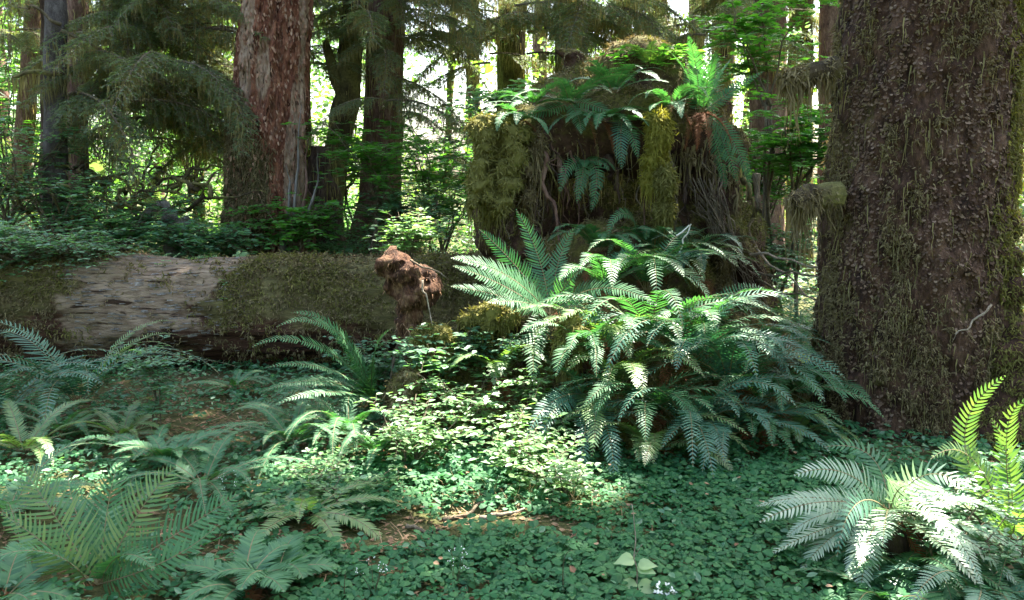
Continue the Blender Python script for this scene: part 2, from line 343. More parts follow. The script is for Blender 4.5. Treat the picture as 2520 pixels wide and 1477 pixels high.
def fuse(mb, vox, amp, sc_, seed=0, octv=5):                        # weld overlapping lumps into one skin, then roughen it
    me = mb.mesh("lump", []); o = bpy.data.objects.new("lump", me); COL.objects.link(o)
    md = o.modifiers.new("r", 'REMESH'); md.mode = 'VOXEL'; md.voxel_size = vox
    dg = bpy.context.evaluated_depsgraph_get(); ev = o.evaluated_get(dg); m2 = bpy.data.meshes.new_from_object(ev, depsgraph=dg)
    n = len(m2.vertices); V = np.empty(n * 3, np.float32); m2.vertices.foreach_get("co", V); N = np.empty(n * 3, np.float32); m2.vertices.foreach_get("normal", N)
    V = V.reshape(-1, 3).astype(float); N = N.reshape(-1, 3).astype(float); V = V + N * (fbm(V * sc_, octv, seed) * amp)[:, None]
    Fq = np.empty(len(m2.loops), np.int32); m2.loops.foreach_get("vertex_index", Fq); ls = np.empty(len(m2.polygons), np.int32); m2.polygons.foreach_get("loop_total", ls)
    out = MB()
    st = np.r_[0, np.cumsum(ls)[:-1]]; fs = []
    for k in (3, 4):
        s = st[ls == k]
        if len(s): fs.append(Fq[s[:, None] + np.arange(k)])
    out.add(V, fs); bpy.data.objects.remove(o); bpy.data.meshes.remove(me); bpy.data.meshes.remove(m2); return out
def trunk(mb, path, rad, sides=64, nv=120, amp=.02, fs=6, st=.25, flare=0, seed=0, m=0, ridge=0):
    P = np.asarray(path, float); s = np.r_[0, np.cumsum(np.linalg.norm(np.diff(P, axis=0), axis=1))]; t = np.linspace(0, s[-1], nv)
    C = np.stack([np.interp(t, s, P[:, k]) for k in range(3)], -1); k5 = max(3, nv // 12)
    for _ in range(2): C[1:-1] = np.stack([np.convolve(np.pad(C[:, k], k5, mode='edge'), np.ones(2 * k5 + 1) / (2 * k5 + 1), 'valid') for k in range(3)], -1)[1:-1]
    r = np.interp(t / s[-1], np.linspace(0, 1, len(rad)), rad); a = np.linspace(0, 6.28318, sides, endpoint=False)
    h = t[:, None]; ca, sa = np.cos(a)[None], np.sin(a)[None]
    q = np.stack(np.broadcast_arrays(ca * r[:, None], sa * r[:, None], h * st), -1)
    rr = r[:, None] + fbm(q * fs, 5, seed) * amp
    if ridge: rr = rr - np.abs(fbm(q * fs * 1.7, 3, seed + 9)) * ridge
    if flare:
        lob = .55 + .45 * np.sin(a * 3 + seed + 1.3)[None] + .3 * np.sin(a * 5 + seed * 2)[None]
        rr = rr + flare * np.exp(-h / .38) * lob
    return rings(C, np.tile(A(1, 0, 0), (nv, 1)), np.tile(A(0, 1, 0), (nv, 1)), rr, sides, mb, m, cap=False)
def bough_mesh(name, L, seed, mossy=.6, droop=.35, dense=150):
    global rng
    keep = rng; rng = np.random.default_rng(seed); mb = MB(); n = 14; x = np.linspace(0, 1, n)
    P = np.stack([x * L, np.sin(x * 3 + seed) * .04 * L, .10 * L * np.sin(x * 2.2) - droop * L * x ** 2], -1); tube(mb, P, np.linspace(.016, .003, n) * L / 1.5, 5, 0)
    ps, ds, us = [], [], []; tw = []; tl = []
    k = int(L / .07)
    for i in range(k):
        t = .12 + .88 * i / k; p = A(*[np.interp(t, x, P[:, c]) for c in range(3)])
        for sd in (-1, 1):
            l = L * .34 * (1 - t * .75) * U(.6, 1.1); d = nrm(A(.75, sd * U(.6, 1.0), U(-.25, .1))); m = 7; y = np.linspace(0, 1, m)
            Q = p + d * (y * l)[:, None] + A(0, 0, -1) * (y ** 1.7 * l * U(.3, .75))[:, None]; tube(mb, Q, np.linspace(.005, .0015, m), 3, 0); tw.append(Q)
            for t2 in np.arange(.2, 1, .09 / max(l, .1)):
                for s2 in (-1, 1):
                    q = A(*[np.interp(t2, y, Q[:, c]) for c in range(3)]); l2 = l * .38 * (1.05 - t2) * U(.6, 1.2) + .03
                    d2 = nrm(d + nrm(np.cross(d, A(0, 0, 1))) * s2 * U(.6, 1.1) + A(0, 0, U(-.7, -.1))); tw.append(np.stack([q, q + d2 * l2 * .5, q + d2 * l2 + A(0, 0, -.15 * l2)]))
    for Q in tw:
        ll = np.linalg.norm(Q[-1] - Q[0]); c = max(4, int(ll * dense)); t = U(0, 1, c); g = np.linspace(0, 1, len(Q))
        p = np.stack([np.interp(t, g, Q[:, k]) for k in range(3)], -1); d = nrm(Q[-1] - Q[0]); s = nrm(np.cross(d, A(0, 0, 1)))
        e = nrm(d * .7 + s * np.where(U(0, 1, c) > .5, 1, -1)[:, None] * U(.5, 1.2, c)[:, None] + A(0, 0, 1) * U(-.3, .4, c)[:, None]); ps.append(p); ds.append(e)
    ps = np.concatenate(ps); ds = np.concatenate(ds); n = len(ps)
    T = (A(-.11, 0, 0, .11, 0, 0, .08, 1, 0, -.08, 1, 0).reshape(-1, 3), [[[0, 1, 2, 3]]]); place(mb, *T, ps, ds, A(0, 0, 1) + U(-.6, .6, (n, 3)), U(.016, .03, n), 1)
    if mossy:
        c = int(90 * mossy * L); t = U(.02, .85, c); p = np.stack([np.interp(t, x, P[:, k]) for k in range(3)], -1) + U(-.02, .02, (c, 3))
        beard(mb, p, .22, .014, 2); bl = [Q for Q in tw if np.linalg.norm(Q[-1] - Q[0]) > .15]
        for Q in bl:
            if U(0, 1) < mossy: beard(mb, Q[0] + (Q[-1] - Q[0]) * U(0, .8, (6, 1)), .16, .011, 2)
    me = mb.mesh(name, [M_twig, M_needle, M_beard], smooth=False); rng = keep; return me
BOUGH = [bough_mesh("bough", 1.5, 21 + i, .0 + .22 * i, .25 + .06 * i, 190) for i in range(5)]
def shrub_parts(root, base, h, spread, nst, leaf, mat, lsz, tw=9, tl=.28, per=9, lean=(0, 0), stemmat=None, flat=.7, r=.006, droop=.1, dirs=None, grd=None):
    base = np.asarray(base, float); sm = MB(); lm = MB(); lp, ld, ln_ = [], [], []
    if grd is not None and base[2] > grd + .1:                        # bare lower stems down to the ground
        for i in range(3): f_ = A(base[0], base[1], grd - .03) + A(U(-.2, .2), U(-.15, .15), 0); tube(sm, wiggle(bez([f_, (f_ + base) / 2 + A(U(-.08, .08), 0, 0), base], 12), .04), np.linspace(r * 1.6, r, 12), 6)
    for i in range(nst):
        a = U(0, 6.28) if dirs is None else R(dirs[i % len(dirs)]) + U(-.15, .15); hh = h * U(.65, 1.1); out = spread * U(.4, 1.0)
        tip = base + A(math.sin(a) * out + lean[0], math.cos(a) * out + lean[1], hh); mid = base + (tip - base) * .5 + A(0, 0, hh * .18)
        P = wiggle(bez([base + U(-.04, .04, 3) * A(1, 1, 0), mid, tip], 12), .06 * h); tube(sm, P, np.linspace(r, r * .25, 12), 5)
        for k in range(tw):
            t = U(.25, 1.0); p = A(*[np.interp(t, np.linspace(0, 1, 12), P[:, c]) for c in range(3)]); b = U(0, 6.28)
            d = nrm(A(math.sin(b), math.cos(b), U(-.15, .55))); l = tl * U(.5, 1.2); y = np.linspace(0, 1, 6)
            Q = p + d * (y * l)[:, None] - A(0, 0, droop) * (y ** 2 * l)[:, None]; Q = wiggle(Q, l * .10); tube(sm, Q, np.linspace(r * .35, r * .12, 6), 3)
            s = nrm(np.cross(d, A(0, 0, 1)))
            for q in range(per):
                tt = (q + .8) / per; pp = A(*[np.interp(tt, y, Q[:, c]) for c in range(3)])
                for sd in ((-1, 1) if leaf is not OVAL else ((-1,) if q % 2 else (1,))):
                    lp.append(pp); ld.append(nrm(d * .55 + s * sd + A(0, 0, U(-.25, .15)))); ln_.append(A(U(-1, 1), U(-1, 1), 0) * (1 - flat) + A(0, 0, 1))
    lp, ld, ln_ = np.array(lp), np.array(ld), np.array(ln_); place(lm, *leaf, lp, ld, ln_, lsz * U(.6, 1.2, len(lp)))
    part("stems", sm, stemmat or M_twig, root); return part("leaves", lm, mat, root, smooth=False)
def shrub(name, label, base, h, spread, nst, leaf, mat, lsz, cat="shrub", group=None, **k):
    o = thing(name, label, cat, base, group); shrub_parts(o, base, h, spread, nst, leaf, mat, lsz, **k); return o

# ------------------------------------------------------------------ ground
def gh(x, y):
    x, y = np.asarray(x, float), np.asarray(y, float)
    p = np.stack([x * .45, y * .45, x * 0], -1)
    z = vnoise(p, 5) * .05 + vnoise(p * 4, 6) * .015
    z = z + .55 * sstep(y, 8.2, 10.5) * sstep(-x, -.2, 2.2) * np.exp(-np.maximum(0, y - 14) / 12)
    return z - sstep(y, 60, 400) * 2
def G(u, v):
    r = ray(u, v); t = 1.5 / -r[2]
    for _ in range(6): p = CAM + r * t; t = (EYE - float(gh(p[0], p[1]))) / -r[2]
    p = CAM + r * t; return A(p[0], p[1], float(gh(p[0], p[1])))
g1 = np.linspace(-1, 1, 181); gx = np.sign(g1) * (np.abs(g1) * 9 + np.abs(g1) ** 6 * 500); gy = gx + 6
X, Y = np.meshgrid(gx, gy); mb = MB(); i = np.arange(180)[:, None] * 181; j = np.arange(180)[None]
mb.add(np.stack([X, Y, gh(X, Y)], -1), np.stack([i + j, i + j + 1, i + j + 182, i + j + 181], -1).reshape(-1, 4))
g = part("ground", mb, M_ground); g["kind"] = "structure"

# ------------------------------------------------------------------ root mound and overturned root mass
rm = MB()
def ball(u, v, d, r, k=(1, 1, 1)): sphere(rm, W(u, v, d), A(*k) * r)
for q in [(1235, 345, 6.8, .20), (1205, 430, 6.75, .13), (1310, 350, 6.9, .27), (1400, 330, 7.0, .33), (1500, 320, 7.0, .34), (1600, 335, 6.95, .34), (1700, 345, 6.95, .30),
          (1770, 370, 7.0, .22), (1430, 215, 7.5, .25), (1500, 215, 7.5, .30), (1580, 190, 7.5, .32), (1530, 150, 7.5, .16), (1640, 250, 7.4, .32), (1720, 290, 7.2, .25), (1370, 250, 7.4, .22),
          (1350, 520, 8.0, .45), (1480, 540, 8.2, .55), (1620, 560, 8.2, .55), (1760, 600, 8.0, .45), (1290, 600, 8.2, .32), (1480, 645, 6.75, .32), (1600, 630, 6.85, .30), (1385, 650, 6.75, .26), (1690, 710, 6.6, .28), (1800, 760, 7.8, .4), (1300, 420, 7.9, .4), (1700, 450, 7.9, .4)]: ball(*q)
sphere(rm, (.60, 6.35, -.05), (1.25, 1.35, .92)); sphere(rm, (1.35, 6.5, -.1), (1.0, 1.2, .75)); sphere(rm, (-.15, 5.9, -.1), (.75, .85, .62)); sphere(rm, (.95, 5.7, -.1), (.95, .85, .50))
def rtube(P, r): tube(rm, wiggle(bez([W(*p) for p in P], 24), .06), r, 10)
rtube([(1215, 420, 6.7), (1190, 500, 6.6), (1215, 560, 6.7), (1240, 680, 6.7)], np.linspace(.13, .07, 24))
rtube([(1300, 430, 6.8), (1290, 520, 6.7), (1300, 620, 6.6)], np.linspace(.08, .05, 24))
rtube([(1760, 380, 6.9), (1775, 500, 6.8), (1800, 600, 6.8), (1850, 720, 6.7), (1900, 900, 6.5)], np.linspace(.17, .10, 24))
rtube([(1690, 400, 6.9), (1700, 520, 6.9), (1690, 640, 6.7), (1720, 760, 6.4)], np.linspace(.10, .07, 24))
rtube([(1580, 520, 7.2), (1590, 600, 6.9), (1640, 640, 6.6)], np.linspace(.09, .06, 24))
rtube([(1760, 600, 6.8), (1740, 680, 6.6), (1760, 800, 6.4), (1770, 880, 6.2)], np.linspace(.08, .05, 24))
rtube([(1360, 120, 7.4), (1420, 170, 7.4), (1480, 160, 7.45), (1560, 120, 7.5), (1650, 190, 7.4)], np.linspace(.06, .08, 24))
rtube([(1600, 300, 6.7), (1618, 380, 6.65), (1620, 470, 6.65)], np.linspace(.10, .05, 24))
rtube([(1400, 800, 5.4), (1400, 900, 5.25), (1405, 980, 5.2)], np.linspace(.09, .07, 24))
rtube([(1060, 830, 5.6), (1020, 900, 5.45), (990, 1000, 5.25), (975, 1080, 5.1)], np.linspace(.12, .10, 24))
rtube([(1130, 800, 5.7), (1230, 790, 5.6), (1290, 800, 5.6)], np.linspace(.10, .08, 24))
rootsurf = fuse(rm, .032, .055, 3.2, 3)
ROOT = thing("root_mass", "huge overturned root mass covered in moss and ferns beside the big trunk", "root mass", (.75, 6.6, 0))
part("root_plate", rootsurf, M_root, ROOT)
_V, _F = np.concatenate(rootsurf.v), [f for f, m in rootsurf.f]
BV = BVHTree.FromPolygons([tuple(v) for v in _V], [tuple(int(i) for i in f) for q in _F for f in q])
RT = np.concatenate([np.concatenate([q[:, [0, 1, 2]], q[:, [0, 2, 3]]]) if q.shape[1] == 4 else q for q in _F])
def on(u, v, fallback=6.0):                                         # the point of the mound (or the ground) seen at a pixel
    r = nrm(ray(u, v)); h = BV.ray_cast(Vector(CAM), Vector(r), 30)[0]; g = G(u, v) if v > 470 else None
    if h is not None and (g is None or h.y < g[1]): return A(*h)
    return g if g is not None else W(u, v, fallback)
P_, N_ = sample(_V, RT, 26000, lambda c, n: np.clip(.35 + n[:, 2], .05, 1) * (c[:, 2] > .02) * sstep(fbm(c * 2.2, 3, 4), -.6, .5))
mb = MB(); blades(mb, P_, N_, .05, .013, .9, .9); part("moss", mb, M_tuft, ROOT, "stuff", False)
P_, N_ = sample(_V, RT, 9000, lambda c, n: (fbm(c * 1.6, 3, 14) > .25) * np.clip(.4 + n[:, 2], 0, 1))
mb = MB(); blades(mb, P_, N_, .05, .013, .8, .9); part("moss", mb, M_tuftg, ROOT, "stuff", False)
# moss and fine roots hanging from the overhang
P_, N_ = sample(_V, RT, 380, lambda c, n: (n[:, 2] < -.05) * (c[:, 2] > 1.15) * (c[:, 1] < 7.2)); mb = MB(); beard(mb, P_, .30, .012, 0, 6, .10)
part("hanging_moss", mb, M_beard, ROOT, "stuff", False)
mb = MB(); q = np.array([on(U(1165, 1340), U(330, 500), 6.6) for k in range(60)]); beard(mb, q + A(0, -.05, 0), .25, .014, 0, 6, .15); part("hanging_moss", mb, M_beard, ROOT, "stuff", False)
mb = MB()
for u_, v_ in [(1300, 350), (1345, 370), (1690, 370), (1745, 380), (1790, 420), (1820, 470), (1175, 470)]:
    q = np.array([on(u_ + U(-22, 22), v_ + U(-18, 18), 6.7) for k in range(16)]); beard(mb, q + A(0, -.04, 0), U(.3, .62), .018, 0, 7, .08); blades(mb, np.repeat(q, 5, 0) + A(0, -.04, -.05), np.tile(A(0, -1, 0), (80, 1)), .05, .014, 1.2, 1.0)
part("hanging_moss", mb, M_tuft, ROOT, "stuff", False)
for k in range(82):
    u = U(1210, 1860); mb = MB(); p = on(u, U(340, 520), 6.8); l = U(.25, .85); P = p + A(0, -.03, 0) + np.linspace(0, 1, 12)[:, None] * A(U(-.12, .12), U(-.12, .02), -l)
    tube(mb, wiggle(P, .06), np.linspace(U(.004, .010) if k % 5 else U(.018, .034), .003, 12), 6); part("root", mb, [M_twig, M_brown, M_mossbark, M_redbark][k % 4], ROOT)
def drape(c, pts, mat, n, ln=.045, wd=.015):                          # a thick hanging cushion of moss
    mb = MB(); s = MB()
    for u, v, d, r, k in pts: sphere(s, W(u, v, d), A(r, r, r * k), 10)
    f = fuse(s, .018, .035, 11, int(U(0, 99))); V = np.concatenate(f.v); T = np.concatenate([np.concatenate([q[:, [0, 1, 2]], q[:, [0, 2, 3]]]) if q.shape[1] == 4 else q for q, m in f.f])
    mb.add(V, [q for q, m in f.f], 0); p, nn = sample(V, T, n // 6); clumps(mb, p, nn, 5, .03, ln, wd * .8, .8, 1.0)
    lo = V[V[:, 2] < V[:, 2].min() + .15]; beard(mb, lo[rng.integers(0, len(lo), 60)], .25, .010); part(c, mb, mat, ROOT, smooth=True)
drape("moss_cushion", [(1622, 300, 6.4, .085, 1), (1620, 345, 6.4, .085, 1.2), (1610, 395, 6.43, .07, 1.2), (1600, 440, 6.45, .05, 1.5)], M_tuftb, 4500)
drape("moss_cushion", [(1640, 425, 6.35, .06, 1), (1642, 465, 6.35, .06, 1.3), (1635, 510, 6.38, .04, 1.6), (1625, 550, 6.45, .03, 1.6)], M_tuftg, 3500)
drape("moss_cushion", [(1240, 310, 6.5, .065, 1), (1205, 345, 6.45, .07, 1), (1190, 390, 6.45, .06, 1.2), (1195, 450, 6.45, .055, 1.2), (1185, 490, 6.45, .04, 1.3), (1200, 535, 6.5, .04, 1.5), (1290, 330, 6.5, .05, 1), (1235, 390, 6.45, .045, 1.2), (1225, 460, 6.45, .04, 1.2), (1175, 420, 6.4, .06, 1), (1250, 345, 6.4, .06, 1), (1195, 320, 6.45, .05, 1), (1215, 500, 6.5, .05, 1.6)] + [(U(1165, 1275), U(300, 500), U(6.33, 6.42), U(.025, .05), U(.9, 1.4)) for _ in range(46)], M_tuftg, 7000)
drape("moss_cushion", [(1405, 815, 5.15, .07, 1), (1405, 850, 5.12, .075, 1.3), (1400, 890, 5.15, .05, 1.5)], M_tuftg, 3000)
drape("moss_cushion", [(1075, 822, 5.4, .07, .8), (1040, 838, 5.35, .06, .8), (1105, 842, 5.4, .05, 1), (1060, 862, 5.35, .06, .8), (1090, 880, 5.35, .04, 1.4), (1030, 870, 5.35, .035, 1.4)], M_tuftg, 3200, .03)
drape("moss_cushion", [(1180, 778, 5.5, .06, .8), (1215, 768, 5.5, .065, .7), (1250, 775, 5.5, .055, .8), (1150, 792, 5.5, .05, .8), (1205, 800, 5.48, .05, 1.2), (1240, 810, 5.48, .04, 1.4)], M_tuftg, 3000, .03)
drape("moss_cushion", [(1715, 660, 6.3, .06, 1.3), (1720, 700, 6.3, .07, 1.3), (1700, 620, 6.4, .06, 1)], M_tuftg, 2500)
drape("moss_cushion", [(1775, 640, 6.5, .06, 1.8), (1765, 720, 6.45, .08, 1.6), (1775, 780, 6.45, .06, 1.6), (1750, 820, 6.4, .06, 1.6)], M_tuft, 3500)
drape("moss_cushion", [(1010, 940, 5.15, .045, 1.4), (995, 985, 5.1, .04, 1.8), (985, 1030, 5.05, .05, 1.7), (972, 1075, 5.0, .05, 1.5), (1005, 1060, 5.05, .035, 2)], M_tuft, 2600, .03)
drape("moss_cushion", [(1320, 350, 6.6, .06, 1.5), (1310, 420, 6.6, .05, 2), (1300, 480, 6.6, .04, 2)], M_tuft, 2000)

# ------------------------------------------------------------------ fallen log
LOG = thing("fallen_log", "thick mossy fallen log with a bare grey patch, lying left of the root mass", "log", (-2.4, 7.4, 0))
xs = np.linspace(-6.2, .3, 220); mb = MB(); a = np.linspace(0, 6.28318, 96, endpoint=False)
rl = .47 + .02 * np.sin(xs * 1.3) + .05 * sstep(xs, -1.4, .2); q = np.stack(np.broadcast_arrays(xs[:, None] * .5, np.cos(a)[None] * .5, np.sin(a)[None] * .5), -1)
under = sstep(-np.sin(a), .0, .8)[None]
rr = rl[:, None] + fbm(q * 2.2, 3, 88) * .045 + fbm(q * 5, 6, 8) * .036 + fbm(q * A(2, 12, 12), 3, 18) * .016 - under * np.abs(fbm(q * A(2, 6, 6), 4, 30)) * .10
C = np.stack([xs, 7.42 + .03 * np.sin(xs), .47 + .02 * np.sin(xs * .8)], -1); LV = rings(C, np.tile(A(0, 1, 0), (220, 1)), np.tile(A(0, 0, 1), (220, 1)), rr, 96, mb, 0, cap=False)
ang = np.arctan2(np.sin(a), -np.cos(a))[None]; xg = xs[:, None]
wob = fbm(q * A(1.2, 3.5, 3.5), 6, 33) * .42
bare = sstep(xg + wob, -3.7, -3.35) * sstep(-xg + wob, 2.1, 2.5) * sstep(np.broadcast_to(ang, rr.shape) + wob, R(-32), R(2)) * sstep(-np.broadcast_to(ang, rr.shape) + wob * .5, -R(118), -R(95))
mossm = np.clip(np.broadcast_to(sstep(ang, R(-35), R(35)), rr.shape) * .75 + .25 * sstep(xg, -2.4, -1.6) + fbm(q * 3, 3, 40) * .35, 0, 1) * (1 - bare)
part("trunk", mb, M_log, LOG, attr={"bare": (bare * np.clip(.95 + wob * .8, .3, 1)).ravel() * .60, "moss": mossm.ravel() * .62})
LF = mb.f[0][0]; LT = np.concatenate([LF[:, [0, 1, 2]], LF[:, [0, 2, 3]]]); LVf = LV.reshape(-1, 3); mm = mossm.ravel()
bf = bare.ravel()[LT].mean(1)
def lw(c, n): return (c[:, 1] < 7.6) * np.clip(.4 + n[:, 2], .12, 1) * np.clip(1.03 - bf * 1.1 + .3 * sstep(fbm(c * 5, 3, 48), .15, .5), .02, 1) * (.25 + sstep(fbm(c * 2.3, 3, 44), -.8, .2))
p, nn = sample(LVf, LT, 26000, lw); mb = MB(); clumps(mb, p[:9000], nn[:9000], 5, .045, .036, .013, 1.0, 1.1); part("moss", mb, M_tuft, LOG, "stuff", False)
p, nn = sample(LVf, LT, 14000, lambda c, n: lw(c, n) * (n[:, 2] > .05) * sstep(fbm(c * 4, 3, 47), -.2, .2)); mb = MB(); clumps(mb, p[:4500], nn[:4500], 5, .045, .036, .013, .9, 1.1); part("moss", mb, M_tuftg, LOG, "stuff", False)
p, nn = sample(LVf, LT, 900, lambda c, n: (n[:, 2] > .8) * sstep(fbm(c * 1.5, 2, 66), .0, .3) * (1 - sstep(c[:, 0], -3.4, -3.2) * sstep(-c[:, 0], 2.2, 2.4) * .9)); mb = MB()
place(mb, *CLOVER, p + A(0, 0, .03), U(-1, 1, (900, 3)) * A(1, 1, 0), A(0, -.2, 1) + U(-.5, .5, (900, 3)), U(.02, .04, 900)); part("seedling_leaves", mb, M_huck, LOG, "stuff", False)
mb = MB()                                                            # peeling strips and broken flakes on the bare wood
p, nn = sample(LVf, LT, 500, lambda c, n: (n[:, 1] < 0) * (c[:, 0] > -3.6) * (c[:, 0] < -2.1) * (c[:, 2] > .2)); place(mb, *(A(-.10, 0, 0, .10, 0, 0, .05, 1, .03, -.05, 1, .02).reshape(-1, 3), [[[0, 1, 2, 3]]]), p + nn * .003, A(1, 0, .05) + U(-.1, .1, (500, 3)), nn, U(.02, .08, 500))
part("wood_flakes", mb, M_pale, LOG, "stuff", False)

# gnarled burl at the log's root end
bm_ = MB()
for u, v, r in [(985, 665, .11), (1020, 690, .11), (960, 650, .075), (1050, 690, .07), (1005, 720, .12), (965, 705, .07), (1000, 760, .10), (1000, 800, .085), (1010, 850, .09), (1040, 725, .08)]: sphere(bm_, W(u, v, 5.75 + (v - 700) * .0006), (r * .92, r * .9, r * .92), 12)
bs_ = fuse(bm_, .014, .055, 9, 12, 6); _v = np.concatenate(bs_.v)
for u, v, r in [(958, 668, .035), (985, 655, .028), (1012, 705, .03), (975, 720, .022), (1048, 700, .025)]:
    dd = _v - W(u, v, 5.63); dd[:, 1] *= .5; _v += A(.1, 1, .1) * (.09 * np.exp(-(np.linalg.norm(dd, axis=1) / r) ** 2))[:, None]
bs_.v = [_v]; BUR = thing("root_burl", "gnarled red-brown root knob standing up at the end of the log", "root", W(1000, 860, 5.8)); part("knob", bs_, M_burl, BUR); p, nn = sample(_v, np.concatenate([f[:, [0, 1, 2]] for f, m in bs_.f] + [f[:, [0, 2, 3]] for f, m in bs_.f if f.shape[1] == 4]), 700); mb = MB(); blades(mb, p, nn * .5 + A(0, 0, -.6), .028, .007, 1.0, .7); part("bark_fringe", mb, M_fibre, BUR, "stuff", False)
for k, P in enumerate([[(1040, 690, 5.6), (1045, 740, 5.5), (1060, 800, 5.45)], [(1010, 640, 5.7), (1080, 670, 5.6), (1110, 690, 5.6)]]):
    mb = MB(); tube(mb, wiggle(bez([W(*p) for p in P], 14), .02), np.linspace(.007, .003, 14), 6); part("root", mb, M_deadtwig if k == 0 else M_twig, BUR)

# ------------------------------------------------------------------ big mossy trunk on the right
TX, TY = 2.54, 5.62
BIG = thing("spruce_tree", "massive dark spruce trunk shaggy with brown moss, filling the right side", "tree", (TX, TY, 0))
mb = MB(); V = trunk(mb, [(TX, TY, -.1), (TX, TY, 1), (TX + .02, TY, 3), (TX + .05, TY, 12)], [.565, .555, .535, .51, .49, .47, .46, .45, .44, .43, .42, .40], 260, 640, .028, 9, .5, .02, 2, 0, .035); part("trunk", mb, M_spruce, BIG)
vis = lambda c, n: (n[:, 1] < .45) * (c[:, 2] < 3.6)
streak = lambda c, n, s, a: sstep(fbm(np.stack([c[:, 0] * 4.5, c[:, 1] * 4.5, c[:, 2] * 1.6], -1), 4, s), a, a + .5) + .05
Q = mb.f[0][0]; BT = np.concatenate([Q[:, [0, 1, 2]], Q[:, [0, 2, 3]]]); BVV = V.reshape(-1, 3)
p, nn = sample(BVV, BT, 17000, lambda c, n: vis(c, n) * (1.15 - streak(c, n, 71, -.25))); n = len(p); mb = MB()
FL = (A(-.5, 0, -.05, .5, 0, -.05, .62, .55, .16, .1, 1, .30, -.5, .7, .2).reshape(-1, 3), [[[0, 1, 2, 3, 4]]])
place(mb, *FL, p, A(0, 0, -1) + U(-.5, .5, (n, 3)), nn, U(.006, .022, n)); part("bark_flakes", mb, M_scale, BIG, "stuff", False)
p, nn = sample(BVV, BT, 34000, lambda c, n: vis(c, n) * (.03 + streak(c, n, 71, .0) * streak(c * 2.2, n, 171, -.5))); mb = MB(); blades(mb, p[:4000], nn[:4000], .04, .009, 1.0, 1.2); clumps(mb, p[12000:17500], nn[12000:17500], 9, .038, .030, .010, .9, 1.3); part("moss", mb, M_tuft, BIG, "stuff", False)
rt = lambda c, n: vis(c, n) * (c[:, 0] > TX + .22) * streak(c, n, 75, -.2) * (.15 + sstep(c[:, 0], TX + .28, TX + .42))
p, nn = sample(BVV, BT, 12000, rt); mb = MB(); clumps(mb, p[:2200], nn[:2200], 7, .035, .036, .011, 1.0, 1.2); beard(mb, p[:400] + nn[:400] * .02, .14, .012); part("moss", mb, M_tuftg, BIG, "stuff", False)
p, nn = sample(BVV, BT, 2600, lambda c, n: vis(c, n) * sstep(c[:, 0], TX + .30, TX + .40) * streak(c, n, 79, -.3)); mb = MB(); clumps(mb, p, nn, 7, .035, .034, .011, 1.0, 1.2); part("moss", mb, M_tuftb, BIG, "stuff", False)  # sunlit strip's brightness put into golder moss along the right edge
p, nn = sample(BVV, BT, 1100, lambda c, n: vis(c, n) * (.1 + streak(c, n, 71, .0))); mb = MB(); beard(mb, p + nn * .012, .17, .010, 0, 5, .12); part("hanging_moss", mb, M_beard, BIG, "stuff", False)
for pts, r, ln in [([(2060, 165, 5.4), (1990, 180, 5.35), (1935, 195, 5.3)], (.07, .04), .32), ([(2060, 480, 5.4), (1990, 480, 5.3), (1955, 495, 5.25)], (.085, .05), .34)]:
    mb = MB(); P = bez([W(*p) for p in pts], 14); tube(mb, wiggle(P, .02), np.linspace(*r, 14), 10, 0); t = np.minimum(13, (14 * U(0, 1, 300) ** .6)).astype(int); q = P[t] + U(-.05, .05, (300, 3)) * A(1, 1, .6)
    beard(mb, q[:200], ln * .45, .022, 1, 6, .35); beard(mb, q[200:], ln * U(.3, 1.3, 100), .014, 1, 7, .2); q = P[rng.integers(0, 14, 1500)] + nrm(U(-1, 1, (1500, 3))) * .055; blades(mb, q, nrm(U(-1, 1, (1500, 3))), .05, .014, 1.0, 1.0, 1); part("branch_stub", mb, [M_mossbark, M_tuft], BIG, smooth=False)
mb = MB(); tube(mb, wiggle(bez([W(2440, 750, 5.05), W(2390, 790, 5.0), W(2340, 850, 4.98)], 14), .02), np.linspace(.008, .003, 14), 5); part("twig", mb, M_deadtwig, BIG)
# buttress root at the trunk's right foot
s = MB()
for u, v, d, r in [(2485, 560, 5.35, .07), (2480, 640, 5.33, .09), (2478, 720, 5.3, .11), (2475, 800, 5.27, .13), (2480, 880, 5.2, .15), (2485, 960, 5.15, .17), (2490, 1050, 5.1, .2), (2430, 1080, 5.1, .14), (2560, 1000, 5.2, .2)]: sphere(s, W(u, v, d), (r, r, r))
f = fuse(s, .03, .05, 5, 22); part("buttress", f, M_spruce, BIG); V = np.concatenate(f.v); T = np.concatenate([np.concatenate([q[:, [0, 1, 2]], q[:, [0, 2, 3]]]) if q.shape[1] == 4 else q for q, m in f.f])
p, nn = sample(V, T, 1800); mb = MB(); clumps(mb, p, nn, 8, .035, .034, .011, 1.0, 1.2); part("moss", mb, M_tuftg, BIG, "stuff", False)

# ------------------------------------------------------------------ peeled snag
def path(pts): return [W(*p) for p in pts]
SN = thing("dead_snag", "peeling red-brown dead tree trunk with shaggy moss round its lower half", "tree", W(650, 640, 9.8) * A(1, 1, 0))
mb = MB(); P = [W(655, 640, 9.8) * A(1, 1, 0)] + path([(652, 500, 9.8), (660, 300, 9.8), (672, 100, 9.8), (685, -120, 9.8)]); P.append(P[-1] + A(.1, 0, 3))
V = trunk(mb, P, [.51, .47, .43, .395, .365, .345, .325, .31, .29], 170, 380, .045, 9, .20, .10, 4, 0, .075); X = V[..., 0]; Z = V[..., 2]
nz = fbm(V * A(2, 2, .8), 4, 50); sidec = (X - X.mean(1, keepdims=True)) / .37
moss = sstep(2.05 + nz * .35 - sidec * .45 - Z, -.12, .25) * sstep(-sidec, -.55, -.1); q_ = sidec + nz * .3; front_ = V[..., 1] < V[..., 1].mean(1, keepdims=True)
